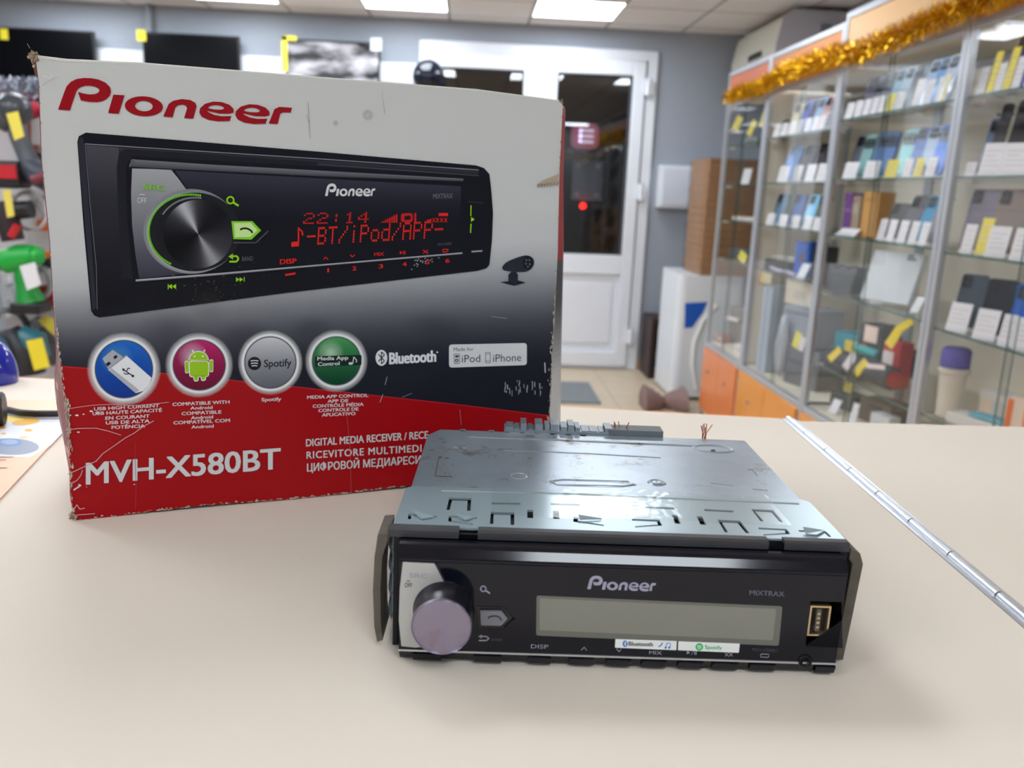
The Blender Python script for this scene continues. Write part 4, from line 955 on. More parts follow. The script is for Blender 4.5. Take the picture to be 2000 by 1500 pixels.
ik.poly(circ(20, 872, 56, 16, tilt=.02), (150, 160, 178)).up(); ik.poly(circ(20, 864, 24, 8), (120, 150, 196)).up(); ik.poly(circ(18, 863, 17, 5), (160, 178, 206)).up()
for yy, xx in ((893, 26), (899, 12), (914, 14)): ik.strip([(-20, yy), (xx, yy-1)], 1.2, (150, 120, 110))
ik.build('printed_artwork', t, PRINT)
t = thing('power_cable', 'black cable with a thick plug lying across the counter behind the carton', 'cable', cz(10, 800))
b = MB(); cp = [(-8, 802), (14, 800), (40, 806), (70, 808), (110, 808), (150, 806), (200, 800)]
b.tube([cz(x, y, .0044) for x, y in cp], .0026, 10); b.build('cord', mat((34, 34, 36), .5), t)
b = MB(); p0 = cz(-30, 800, .0135); p1 = cz(9, 798, .0135); b.cyl(p0, p1, .012, .0115, 24); b.build('plug', mat((38, 38, 40), .45), t)
b = MB()
for k in range(5): b.cyl(p0+(p1-p0)*(.3+.14*k), p0+(p1-p0)*(.35+.14*k), .0126, n=24)
b.build('grip_ribs', mat((24, 24, 26), .5), t)
p = cz(0, 745); p = Vector((p.x-.006, p.y-.004, CT))
t = thing('blue_dome', 'glossy blue dome with faded sticker at the left rear of the counter', 'dome', p)
RB = (cz(55, 762)-cz(0, 762)).length
b = MB(); prof = [(0, 0), (RB*.95, 0), (RB, .004)]+[(RB*math.cos(k*PI/24), .006+.034*math.sin(k*PI/24)) for k in range(1, 13)]
b.lathe([(max(r, 0), z) for r, z in prof], p, 40); b.build('shell', mat((28, 42, 176), .12, coat=.5), t)
b = MB(); st = []
for (u, v) in ((.12, .35), (.12, .60), (.34, .60), (.34, .35)):
    th = -1.25+u*1.6; ph = .25+v*1.2; st.append((th, ph))
N = 6; vs = []
for i in range(N+1):
    for j in range(N+1):
        th = -1.30+.42*i/N+.35*j/N*0; ph = .30+.62*j/N; th += .25*(1-j/N)
        vs.append(p+Vector((RB*1.012*math.cos(ph)*math.cos(th), RB*1.012*math.cos(ph)*math.sin(th), .006+.0346*math.sin(ph))))
b.add(vs, [(i*(N+1)+j, (i+1)*(N+1)+j, (i+1)*(N+1)+j+1, i*(N+1)+j+1) for i in range(N) for j in range(N)], smooth=True)
b.build('sticker', mat((196, 178, 176), .5), t)
vs2 = [p+(v-p)*1.004 for v in vs]; b = MB(); b.add([vs2[i*(N+1)+j] for i in (2, 4) for j in (2, 5)], [(0, 2, 3, 1)]); b.build('sticker_mark', mat((120, 176, 214), .5), t)
# ------------------------------------------------------------------ the carton
BYAW = .334; BP = Vector((-.211, .445, CT)); bu = Vector((math.cos(BYAW), math.sin(BYAW), 0)); bn = Vector((math.sin(BYAW), -math.cos(BYAW), 0)); bd = -bn
carton_t = thing('carton', 'large worn white, black and red car radio carton standing on the counter', 'carton', BP+bu*.14+bd*.05)
top_e = [(69, 113), (130, 120), (269, 125), (463, 140), (620, 153), (933, 177), (1092, 199)]
right_e = [(1092, 199), (1099, 210), (1093, 330), (1089, 497), (1081, 656), (1074, 815), (1070, 923)]
bot_e = [(150, 1018), (190, 1013), (288, 1000), (393, 988), (511, 979), (560, 976), (677, 964), (789, 950), (1070, 923)]
left_e = [(69, 113), (75, 130), (82, 314), (97, 463), (107, 620), (113, 680), (118, 715), (123, 765), (128, 800), (131, 835), (133, 870), (135, 900), (137, 930), (136, 960), (139, 985), (150, 1018)]
def ip1(pts, k, key):
    for a, b in zip(pts, pts[1:]):
        if a[key] <= k <= b[key]: u = (k-a[key])/max(1e-9, b[key]-a[key]); return a[1-key]+(b[1-key]-a[1-key])*u
    return pts[0][1-key] if k < pts[0][key] else pts[-1][1-key]
def bpl(x, y): return onpl(x, y, BP, bn)
def bz(v): v = Vector(v); v.z = max(v.z, CT+.0004); return v
outl = top_e+right_e[1:]+bot_e[::-1][1:]+left_e[::-1][1:-1]
BD = .105
RED = (158, 12, 20)
def mix(a, b, t): return tuple(a[i]+(b[i]-a[i])*t for i in range(3))
body = MB(); P3 = [bz(bpl(*p)) for p in outl]
body.poly([P3], rgb(202, 202, 199))
# side skins, bulging outwards
def skin(edge, sgn, bul, colf, n=64, m=12):
    E = [bz(bpl(*p)) for p in edge]; acc = [0]
    for a, b in zip(E, E[1:]): acc.append(acc[-1]+(b-a).length)
    grid = []
    for i in range(n+1):
        s_ = acc[-1]*i/n; k = max(j for j in range(len(acc)) if acc[j] <= s_+1e-9); k = min(k, len(E)-2)
        p = E[k]+(E[k+1]-E[k])*((s_-acc[k])/(acc[k+1]-acc[k])); v = i/n
        row = []
        for j in range(m+1):
            t = j/m; o = bul(v)*math.sin(min(1, t*1.0)*PI)**.7 if 0 < t < 1 else 0
            row.append(p+bd*(BD*t)+bu*(sgn*o))
        grid.append(row)
    for i in range(n):
        for j in range(m):
            c = colf((i+.5)/n, (j+.5)/m); body.add([grid[i][j], grid[i][j+1], grid[i+1][j+1], grid[i+1][j]], [(0, 1, 2, 3)], 0, rgb(*c), True)
    return grid
def rcol(v, t):
    if .22 < t < .5:
        for z0, z1 in ((.03, .05), (.10, .13), (.17, .19), (.215, .24), (.29, .31), (.335, .352), (.375, .39), (.42, .44), (.455, .475)):
            if z0 < v < z1 and t > .24: return (214, 210, 208)
    if v < .41: return (168, 30, 40)
    if v < .52: return (72, 70, 78)
    return mix((76, 75, 82), (205, 206, 208), min(1, (v-.52)/.2))
def lcol(v, t):
    if v < .06: return (96, 60, 50)
    return (112, 18, 32) if random.random() > .07 or v < .5 or t > .3 else (170, 130, 124)
skin(right_e, 1, lambda v: .0155+.012*v, rcol)
skin(left_e, -1, lambda v: .0035+.0055*math.exp(-((v-.74)/.11)**2)-.0035*max(0, v-.86)/.14, lcol)
Et = [bz(bpl(*p)) for p in top_e]; Ebk = [p+bd*BD for p in Et]
for i in range(len(Et)-1): body.add([Et[i], Et[i+1], Ebk[i+1], Ebk[i]], [(0, 1, 2, 3)], 0, rgb(214, 212, 206))
Eb = [bz(bpl(*p)) for p in bot_e]; Ebb = [p+bd*BD for p in Eb]
for i in range(len(Eb)-1): body.add([Eb[i], Eb[i+1], Ebb[i+1], Ebb[i]], [(0, 1, 2, 3)], 0, rgb(60, 20, 24))
body.poly([[p+bd*BD for p in P3]], rgb(180, 60, 60))
o = body.build('carton_body', carton_t, PRINT) if False else body.build('carton_body', PRINT, carton_t, weld=False)
# rolled top edge and fuzzy torn corners
b = MB(); b.tube([p+bd*.001 for p in Et], [.0014, .0013, .001, .0009, .001, .0009, .0012], 8); b.build('folded_edge', mat((206, 204, 196), .7, noise=.06, nscale=400), carton_t)
CRD = mat((160, 142, 116), .95, noise=.3, nscale=500)
def tuft(x, y, r, n, sx=1, sy=1):
    b = MB(); c = bz(bpl(x, y))+bn*.0005
    for k in range(n):
        q = c+bu*random.gauss(0, r*sx)+Vector((0, 0, random.gauss(0, r*sy)))+bd*random.uniform(-.001, .006); q.z = max(q.z, CT+.001)
        b.blob(q, r*.55, r*.5, r*.55, 7, 5, jit=.35)
    for k in range(n):
        q = c+bu*random.gauss(0, r)+Vector((0, 0, abs(random.gauss(0, r*sy)))); q.z = max(q.z, CT+.0006); e = q+Vector((random.gauss(0, r*.8), random.gauss(0, r*.5), abs(random.gauss(0, r*.8))))
        b.tube([q, (q+e)/2+bn*.0005, e], .00018, 4)
    b.build('torn_corner', CRD, carton_t)
tuft(67, 113, .0014, 18, .8, 1.1); tuft(1094, 201, .0007, 8); tuft(141, 1010, .0012, 16, .8, .9)
b = MB(); q = [bz(bpl(x, y)) for x, y in ((62, 118), (70, 118), (76, 150), (68, 146))]; b.prism([v+bd*.0008 for v in q], bd*.004); b.build('torn_flap', mat((110, 76, 62), .9), carton_t)

ik = Ink(BP, bn, .00005)
# printed background: white fading into black, red field under it
rows = [(113, 199, (202, 202, 199)), (440, 400, (202, 203, 201)), (520, 470, (196, 197, 198)), (565, 510, (178, 180, 182)), (600, 550, (144, 146, 150)), (640, 590, (106, 108, 115)), (675, 628, (70, 72, 81)), (705, 665, (46, 48, 58)), (740, 700, (30, 32, 42)), (1017, 922, (28, 30, 39))]
Rw = []; Cl = []
for i in range(len(rows)-1):
    n = 6
    for k in range(n+(i == len(rows)-2)):
        u = k/n; yl_ = rows[i][0]+(rows[i+1][0]-rows[i][0])*u; yr_ = rows[i][1]+(rows[i+1][1]-rows[i][1])*u
        xl_ = ip1(left_e, yl_, 1)+.6; xr_ = ip1(right_e[1:], yr_, 1)-.6
        y_of = (lambda t, a=yl_, c=yr_: a+(c-a)*t) if i else None
        row = []
        for j in range(15):
            t = j/14; x = xl_+(xr_-xl_)*t
            y = yl_+(yr_-yl_)*t
            yt = ip1(top_e, x, 0)+.8; yb = ip1(bot_e, x, 0)-.6; y = min(max(y, yt), yb)
            row.append((x, y))
        Rw.append(row); Cl.append(mix(rows[i][2], rows[i+1][2], u))
ik.shade(Rw, Cl).up()
for ox, oy, r_ in ((330, 640, 60), (610, 640, 45), (850, 640, 60), (480, 655, 50)): ik.fade(ox, oy, .1, r_, (70, 72, 80), .28, 0, .6)
ik.up()
redb = [(118, 714), (314, 729), (446, 742), (599, 758), (718, 771), (883, 789), (1074, 812)]
ik.poly(redb+right_e[5:]+[p for p in bot_e[::-1][1:]]+[p for p in left_e[::-1] if p[1] > 716 and p[1] < 1010], RED).up()
ik.strip([(118, 716)]+redb[1:], 1.4, (196, 44, 52)).up()
ik.build('printed_front', carton_t)

# ---- big red wordmark
ik = Ink(BP+bn*.0004, bn, .00005)
for o_, hs in WORD: ik.poly(o_, (152, 12, 26), hs)
ik.build('red_wordmark', carton_t)['label'] = 'red brand wordmark'
# ---- printed picture of the receiver
ik = Ink(BP+bn*.0004, bn, .00005)
outp = [(151, 277), (154, 266), (168, 259), (620, 296), (930, 323), (945, 328), (956, 340), (960, 375), (963, 416), (961, 470), (956, 517), (950, 524), (933, 529), (560, 572), (247, 613), (194, 620), (184, 616), (178, 607), (163, 440)]
ik.poly(outp, (20, 21, 29)).up()
ik.poly([(152, 279), (158, 266), (163, 272), (166, 300), (188, 600), (181, 606), (166, 440)], (44, 44, 54))
ik.shade([[(168, 283), (232, 288)], [(175, 380), (238, 385)], [(184, 520), (244, 520)], [(190, 600), (246, 596)]], [(72, 70, 78), (44, 44, 52), (26, 26, 34), (16, 17, 24)])
ik.shade([[(232, 288), (620, 313), (934, 334)], [(236, 305), (620, 326), (936, 346)]], [(52, 50, 60), (22, 23, 31)]).up()
ik.strip([(166, 281), (400, 296), (620, 310), (935, 332)], 1.6, (142, 136, 146)); ik.strip([(166, 281), (176, 400), (188, 520), (190, 604)], 1.2, (108, 104, 114)); ik.strip([(620, 321), (935, 343)], 1, (90, 88, 98))
ik.poly([(228, 325), (232, 300), (245, 291), (420, 302), (620, 316), (620, 322), (260, 304), (250, 316), (246, 330), (248, 420), (260, 545), (238, 545), (230, 400)], (30, 30, 38))
ik.up()
ik.shade([[(252, 326), (256, 314), (262, 310)], [(253, 326), (256, 320), (262, 320)]], [(150, 150, 154), (120, 120, 126)])
ik.shade([[(256, 311), (420, 322), (620, 333), (905, 349)], [(254, 326), (420, 334), (620, 344), (905, 354)]], [(112, 112, 118), (66, 66, 74)])
ik.shade([[(342, 333), (560, 345), (900, 364)], [(372, 378), (560, 392), (900, 400)], [(380, 420), (560, 430), (900, 430)]], [(52, 52, 66), (30, 31, 42), (22, 23, 31)]).up()
# silver left panel
sl = [(258, 329), (336, 332), (372, 380), (345, 520), (357, 535), (272, 544), (263, 480), (257, 400)]
ik.shade([[(258, 329), (298, 330), (336, 332)], [(256, 380), (310, 384), (374, 384)], [(258, 440), (320, 440), (380, 440)], [(265, 500), (320, 500), (380, 500)], [(272, 544), (315, 540), (357, 535)]], [(160, 162, 166), (140, 141, 146), (112, 112, 120), (80, 80, 92), (56, 57, 70)]).up()
ik.strip([(336, 332), (356, 356), (373, 380)], 2.4, (24, 24, 32)).up()
cx, cy = 372, 452
ik.poly(circ(cx+1, cy, 93, 83, 60), (130, 131, 136)).up(); ik.poly(circ(cx+5, cy+2, 91, 79, 60), (150, 152, 156)).up(); ik.poly(circ(cx+8, cy+1, 90, 77, 60), (30, 32, 36)).up()
for k in range(70):
    t0 = PI*(.50+.86*k/70)+PI*0; t0 = -PI*.42-PI*.93*k/70
    q = [(cx+rx*math.cos(t), cy+ry*math.sin(t)) for rx, ry, t in ((84, 74, t0), (84, 74, t0-.026), (79.5, 70, t0-.026), (79.5, 70, t0))]
    ik.poly(q, (122, 214, 40))
ik.up()
ik.poly(circ(cx+9, cy+2, 76, 70, 48), (28, 29, 34)).up()
ik.strip([(cx+9+74*math.cos(t), cy+2+68*math.sin(t)) for t in [-2.6+.1*k for k in range(13)]], 3, (120, 122, 126)).up()
kx, ky = 387, 457
for i in range(96):
    t, u = 2*PI*i/96, 2*PI*(i+1)/96; a = (t+u)/2
    br = 34+22*math.cos(2*(a-1.05))+120*max(0, math.cos(a+2.05))**22+90*max(0, math.cos(a-1.05))**24+20*max(0, math.cos(a))**4
    c = tuple(min(200, int(br+v)) for v in (0, 0, 5))
    ik.poly([(kx, ky), (kx+68*math.cos(t), ky+67*math.sin(t)), (kx+68*math.cos(u), ky+67*math.sin(u))], c)
ik.up()
G = (150, 212, 30); W_ = (206, 208, 212); R_ = (222, 40, 36); GY = (96, 98, 106)
ik.text('SRC', (279, 370), (323, 373), 12, (120, 196, 44), .012, .05)
ik.text('OFF', (268, 396), (286, 397), 11, (206, 208, 212), .0); ik.strip([(272, 380), (283, 380)], 1.5, W_)
ik.poly(circ(450, 391, 8), G, [circ(450, 391, 5)]); ik.strip([(455, 395), (466, 402)], 4, G)
ik.poly([(452, 432), (493, 432), (510, 450), (491, 468), (456, 467)], (130, 200, 50)).up(); ik.poly([(457, 436), (490, 435), (503, 450), (488, 463), (459, 463)], (196, 228, 150)).up()
ik.strip([(469, 449), (474, 446), (482, 446), (490, 450), (493, 455)], 3.6, (22, 26, 20)); ik.strip([(456, 474), (500, 474), (524, 451)], 2, (88, 88, 98))
ik.strip([(450, 501), (462, 500), (466, 505), (462, 511), (448, 511)], 3.4, G); ik.poly([(446, 501), (455, 495), (455, 507)], G)
ik.text('BAND', (473, 510), (494, 509), 9, GY)
def tri(x, y, w_, h_, c): ik.poly([(x, y-h_), (x+w_, y), (x, y+h_)], c)
for x in (336, 344): tri(x, 559.5, -8, 5, G)
ik.strip([(328.5, 555), (328.5, 565)], 1.6, G)
for x in (461, 468): tri(x, 546, 7, 4.5, G)
ik.strip([(477, 541), (477, 550)], 1.6, G)
ik.text('DISP', (547, 516), (579, 514), 10, R_, .02); ik.poly([(557, 535), (577, 532), (577, 536), (557, 539)], R_)
ik.shade([[(265, 546), (420, 534), (620, 517), (903, 493)], [(265, 550), (420, 538), (620, 520), (903, 496)]], [(190, 190, 196), (120, 120, 128)]); ik.strip([(921, 491.5), (942, 490)], 3, (160, 160, 168))
wordmark(ik, (635, 383), (733, 382), 20, (214, 216, 218))
ik.text('MIXTRAX', (846, 388), (884, 387), 10, (104, 106, 118), .01)
# dot matrix lettering
D5 = {'2': '01110100010000100110010001000011111', '1': '00100011000010000100001000010001110', '4': '00010001100101010010111110001000010', 'B': '11110100011000111110100011000111110', 'T': '11111001000010000100001000010000100', 'P': '11110100011000111110100001000010000', 'A': '01110100011000111111100011000110001', 'i': '00100000000010000100001000010000100', 'o': '00000000000111010001100011000101110', 'd': '00001000010111110001100011000101111', '/': '00001000010001000100010001000010000', '-': '00000000000000011111000000000000000', ':': '00000001000010000000001000010000000'}
def dots(s, a, b, h, col, sk=0.0):
    n = len(s); wd = (b[0]-a[0])/n
    for i, ch in enumerate(s):
        if ch == ' ': continue
        g = D5[ch]
        for r in range(7):
            for c in range(5):
                if g[r*5+c] == '1':
                    x = a[0]+wd*(i+(c+.2)/6); y = a[1]+(b[1]-a[1])*(x-a[0])/(b[0]-a[0])-h+h*r/7+sk*0
                    dx = wd/6*.78; dy = h/7*.8; x += (6-r)*.35
                    ik.poly([(x, y), (x+dx, y), (x+dx, y+dy), (x, y+dy)], col)
dots('22:14', (591, 438), (724, 436), 22, (205, 36, 34))
dots('-BT/iPod/APP-', (598, 480), (868, 465), 35, (222, 44, 36))
for k in range(8): ik.poly([(743+4.3*k, 436-.05*k-2.2*k-2), (746+4.3*k, 436-2.2*k-2), (746+4.3*k, 435), (743+4.3*k, 435)], (205, 36, 34))
ik.poly(rquad([(783, 417), (806, 416), (806, 434), (783, 434)], .3), (190, 34, 34), [rquad([(790, 422), (802, 421), (802, 429), (790, 430)], .2)])
ik.poly([(809, 416), (813, 416), (813, 434), (809, 434)], (190, 34, 34))
ik.poly([(857, 416), (875, 416), (875, 422), (857, 422)], R_); ik.strip([(834, 431), (843, 429)], 2.5, R_)
for x in (848, 855, 863, 871): ik.strip([(x-3, 434), (x+2, 426)], 1.5, R_); ik.strip([(x-3, 426), (x+2, 434)], 1.5, R_)
ik.strip([(583, 444), (583, 474)], 3, R_); ik.strip([(583, 446), (590, 452), (591, 460)], 3, R_); ik.poly([(569, 473), (584, 471), (584, 481), (569, 482)], R_)
ik.strip([(632, 507), (636, 502), (641, 507)], 1.6, R_); ik.strip([(684, 497), (688, 502), (693, 497)], 1.6, R_)
ik.text('MIX', (731, 500), (750, 499), 7, R_, .01); tri(781, 493.5, 5, 3.5, R_); ik.strip([(788, 490), (788, 497)], 1.4, R_); ik.strip([(791, 490), (791, 497)], 1.4, R_)
ik.strip([(826, 495), (836, 488)], 1.5, R_); ik.strip([(826, 488), (836, 495)], 1.5, R_); ik.strip([(864, 490), (866, 487), (876, 487)], 1.6, R_); ik.strip([(875, 489), (873, 492), (864, 492)], 1.6, R_)
for s_, x, y in (('1', 637, 532), ('2', 688, 528), ('3', 740, 524), ('4', 786, 520), ('5', 831, 516), ('6', 870, 513)): ik.text(s_, (x+(2.5 if s_ == '1' else 0), y), (x+(5.5 if s_ == '1' else 8), y-.4), 8, R_, .02)
ik.strip([(920, 401), (919.5, 422)], 2, G); ik.strip([(920, 437), (919, 455)], 2, G); tri(920, 428.5, 7, 5, G)
ik.text('MVH-X580BT', (855, 480), (883, 478), 5, (92, 94, 102))
ik.strip([(914, 394), (944, 396)], 1, (70, 70, 80))
ik.build('receiver_picture', carton_t)['label'] = 'printed picture of the black car receiver'
# microphone picture
ik = Ink(BP+bn*.0004, bn, .00005)
ik.poly([(977, 551), (995, 549), (1003, 545), (1027, 552), (1004, 558)], (26, 29, 38)).up()
ik.poly([(993, 551), (993, 537), (998, 531), (1008, 531), (1012, 537), (1011, 553), (1003, 555)], (36, 40, 50)).up()
ik.poly(sm([(981, 520), (990, 511), (1015, 501), (1030, 498), (1042, 504), (1044, 516), (1036, 528), (1020, 532), (985, 529), (981, 525)]), (40, 44, 54)).up()
ik.poly(circ(1031, 513, 10.5, 13), (24, 26, 34)).up()
for a, c in ((1028, 508), (1034, 508), (1027, 515), (1035, 516), (1031, 521)): ik.poly(circ(a, c, 2, 2.4, 10), (84, 88, 98))
ik.build('microphone_picture', carton_t)
# ---- round badges
def badge(cx, cy, ry, rh, rd, top, bot, nm, glow=None, yk=1.0):
    ik = Ink(BP+bn*.0004, bn, .00005)
    ik.fade(cx, cy, rd+3, rh+4, (232, 232, 234), .95, 0, yk).up()
    ik.poly(circ(cx, cy, rd+7, (rd+7)*yk, 48), (226, 227, 230)).up(); ik.poly(circ(cx, cy, rd+2.5, (rd+2.5)*yk, 48), (120, 122, 128)).up(); ik.poly(circ(cx, cy, rd+1, (rd+1)*yk, 48), (60, 62, 70)).up()
    n = 20; T_ = []; K = []
    for i in range(n+1):
        y = -math.cos(PI*i/n); hw = math.sqrt(max(0, 1-y*y)); T_.append([(cx+rd*hw*(-1+2*j/8), cy+rd*yk*y) for j in range(9)]); K.append(mix(top, bot, ((y+1)/2)**.8))
    ik.shade(T_, K).up()
    if glow: ik.fade(cx-rd*.25, cy-rd*.35, .1, rd*.6, glow, .75, 0).up()
    return ik
ik = badge(242, 721, 1, 69, 55, (30, 104, 196), (10, 52, 140), 'usb', (90, 170, 230))
ik.poly([(200, 700), (220, 683), (240, 697), (213, 724)], (168, 170, 176)).up()
ik.poly([(206, 711), (213, 706), (217, 710), (210, 716)], (30, 34, 60)); ik.poly([(221, 697), (227, 693), (230, 697), (224, 702)], (30, 34, 60)).up()
ik.poly([(211, 722), (246, 694), (252, 699), (296, 738), (291, 752), (281, 763), (265, 768)], (226, 228, 232)).up(); ik.poly([(213, 723), (218, 719), (272, 762), (265, 768)], (176, 178, 186)); ik.strip([(212, 721), (246, 695)], 2.4, (150, 152, 160)).up()
ik.strip([(241, 722), (259, 734)], 2, (30, 34, 44)); ik.strip([(247, 726), (250, 719), (254, 720)], 1.8, (30, 34, 44)); ik.strip([(252, 730), (245, 731), (242, 728)], 1.8, (30, 34, 44)); ik.poly(circ(259.5, 734.5, 2.6, n=10), (30, 34, 44)); ik.poly([(238, 720), (244, 720), (241, 726)], (30, 34, 44))
ik.build('round_badge', carton_t)['label'] = 'blue badge with a white plug'
ik = badge(389, 713, 1, 63, 50, (190, 36, 110), (100, 14, 46), 'robot', (226, 190, 214), .96)
AG = (150, 196, 36); WT = (240, 242, 236)
def both(pts, g):
    "white rim under the green shape"
    m = [sum(p[0] for p in pts)/len(pts), sum(p[1] for p in pts)/len(pts)]
    q = []
    for x, y in pts:
        d = Vector((x-m[0], y-m[1])); d = d*(1+1.5/max(d.length, .1)); q.append((m[0]+d.x, m[1]+d.y))
    ik.poly(q, WT); g.append(pts)
g = []
head = [(370, 703)]+[(388+18.5*math.cos(t), 704-17*math.sin(t)) for t in [PI-.15*k for k in range(1, 21)]]+[(407, 703)]
for sh_ in (head, rquad([(370, 706), (407, 706), (407, 735), (371, 736)], .18), rquad([(361, 706), (368, 706), (369, 727), (362, 728)], .45), rquad([(409, 704), (416, 703), (416, 725), (410, 726)], .45), rquad([(378, 733), (386, 733), (387, 743), (380, 744)], .4), rquad([(393, 733), (401, 732), (401, 742), (394, 743)], .4)): both(sh_, g)
ik.strip([(379, 689), (375, 683)], 2, WT); ik.strip([(397, 689), (400, 683)], 2, WT); ik.up()
for s_ in g: ik.poly(s_, AG)
ik.up(); ik.poly(circ(380, 696, 1.5, n=8), WT); ik.poly(circ(396, 696, 1.5, n=8), WT)
ik.build('round_badge', carton_t)['label'] = 'crimson badge with a green robot figure'
ik = badge(528, 708, 1, 60, 49, (206, 208, 212), (96, 98, 108), 'disc')
ik.poly(circ(497, 710, 13), (30, 32, 38)).up()
for dy, r_ in ((-5, 9), (0, 8), (5, 6.5)): ik.strip([(497+r_*math.sin(a), 711+dy-2.0*math.cos(a*1.0)+(r_*.02)) for a in [-1+.25*k for k in range(9)]], 2, (206, 208, 212))
ik.text('Spotify', (516, 717), (569, 715), 15, (34, 36, 42), .012); ik.build('round_badge', carton_t)['label'] = 'silver badge'
ik = badge(657, 705, 1, 58, 46, (70, 160, 90), (14, 62, 40), 'app', (190, 232, 196))
ik.poly(rquad([(615, 696), (706, 693), (706, 713), (616, 717)], .15), (24, 40, 34)).up()
ik.text('Media App', (620, 704), (680, 702), 7.5, W_, .03); ik.text('Control', (621, 715), (663, 713), 7.5, W_, .03)
ik.poly(circ(685, 710, 4.5, 2.6, 12), W_); ik.strip([(689, 710), (691, 697), (697, 704), (695, 708)], 1.8, W_)
ik.build('round_badge', carton_t)['label'] = 'green badge'
# ---- other lettering
ik = Ink(BP+bn*.0004, bn, .00005)
BTG = (222, 224, 228)
ik.poly(circ(745, 699, 11.5, 15.5), BTG).up(); ik.strip([(739, 692), (751, 705), (745, 711), (745, 687), (751, 693), (739, 706)], 2, (36, 38, 46))
ik.text('Bluetooth', (761, 711), (851, 706), 23, BTG, .03); ik.poly(circ(854, 688, 1.8, n=10), BTG)
ik.build('white_lettering', carton_t)
ik = Ink(BP+bn*.0004, bn, .00005)
ik.poly(rquad([(877, 673), (1029, 670), (1029, 713), (877, 718)], .14), (216, 218, 220)).up()
DK = (60, 62, 70)
ik.text('Made for', (886, 686), (925, 685), 7.5, DK, .0); ik.text('iPod', (902, 708), (938, 707), 15.5, DK, .0); ik.text('iPhone', (963, 707), (1018, 705), 15.5, DK, .0)
for q in ([(886, 691), (898, 691), (898, 710), (887, 711)], [(948, 688), (958, 688), (958, 709), (948, 709)]): ik.poly(rquad(q, .2), DK).up(); ik.poly(rquad([(q[0][0]+1, q[0][1]+1), (q[1][0]-1, q[1][1]+1), (q[2][0]-1, q[2][1]-1), (q[3][0]+1, q[3][1]-1)], .2), (216, 218, 220)).up()
ik.poly(circ(892, 704, 3.6, n=14), DK, [circ(892, 704, 1.6, n=10)]); ik.poly([(889, 694), (896, 694), (896, 698), (889, 698)], DK); ik.strip([(949, 691.5), (957, 691.5)], .8, DK); ik.strip([(949, 705), (957, 705)], .8, DK)
ik.build('white_plate', carton_t)
ik = Ink(BP+bn*.0004, bn, .00005)
TX = (222, 206, 208)
for s_, a, c, h_ in (('USB HIGH CURRENT', (184, 802), (311, 795), 6.6), ('USB HAUTE CAPACITÉ', (181, 811), (316, 804), 6.6), ('EN COURANT', (206, 820), (292, 815.5), 6.6), ('USB DE ALTA', (207, 829), (292, 825), 6.6), ('POTÊNCIA', (218, 838), (283, 835), 6.6),
 ('COMPATIBLE WITH', (337, 793), (448, 788), 6.6), ('Android', (372, 800), (415, 798.5), 6.2), ('COMPATIBLE', (355, 811), (432, 807.5), 6.6), ('Android', (373, 819), (416, 817), 6.2), ('COMPATÍVEL COM', (339, 829), (449, 824), 6.6), ('Android', (374, 837), (417, 835), 6.2),
 ('Spotify', (511, 784), (549, 782.5), 7), ('MEDIA APP CONTROL', (600, 779), (719, 775), 6.4), ('APP DE', (640, 786.5), (680, 785.5), 6.4), ('CONTRÔLE MÉDIA', (611, 796.5), (710, 792.5), 6.4), ('CONTROLE DE', (622, 805), (700, 801.5), 6.4), ('APLICATIVO', (629, 813.5), (694, 810.5), 6.4)):
    ik.text(s_, a, c, h_, TX, .028)
ik.build('white_caption', carton_t)
ik = Ink(BP+bn*.0004, bn, .00005)
ik.text('MVH-X580BT', (169, 946), (547, 915), 44, (206, 208, 208), .02, 0, 42)
ik.build('model_lettering', carton_t)
ik = Ink(BP+bn*.0004, bn, .00005)
ik.text('DIGITAL MEDIA RECEIVER / RECE', (598, 872), (836, 856), 15, (206, 208, 208), .016); ik.text('RICEVITORE MULTIMEDI', (599, 896), (823, 882), 14.5, (206, 208, 208), .016, space=1.12); ik.text('ЦИФРОВОЙ МЕДИАРЕСИ', (600, 921), (822, 905), 15.5, (206, 208, 208), .016)
ik.build('white_lettering', carton_t)
# ---- wear on the front
ik = Ink(BP+bn*.00095, bn, .00005)
CRM_ = (196, 186, 168)
def chips(edge, key, k0, k1, n, inn, sz, col=CRM_, al=1):
    for _ in range(n):
        k = random.uniform(k0, k1); o_ = ip1(edge, k, key); d_ = abs(random.gauss(0, inn)); s_ = random.uniform(.3, 1)*sz
        x, y = (o_+d_*(1 if edge is left_e else -1), k) if key == 1 else (k, o_+d_*(1 if edge is top_e else -1))
        x += 0; pts = []
        m_ = random.randint(4, 7)
        for i in range(m_):
            t = 2*PI*i/m_; r_ = s_*random.uniform(.5, 1.2); pts.append((x+r_*(.6 if key == 1 else 1.5)*math.cos(t), y+r_*(1.7 if key == 1 else .7)*math.sin(t)))
        ik.poly(pts, col if random.random() > .25 else mix(col, (120, 104, 90), .7))
chips(left_e, 1, 640, 1012, 150, 2.2, 3.2); chips(left_e, 1, 130, 640, 70, .8, 2.0); chips(left_e, 1, 780, 880, 60, 4, 4)
chips(bot_e, 0, 150, 790, 150, 1.8, 2.6); chips(right_e[1:], 1, 205, 830, 90, 1.2, 2); chips(right_e[1:], 1, 560, 830, 60, 2.6, 3)
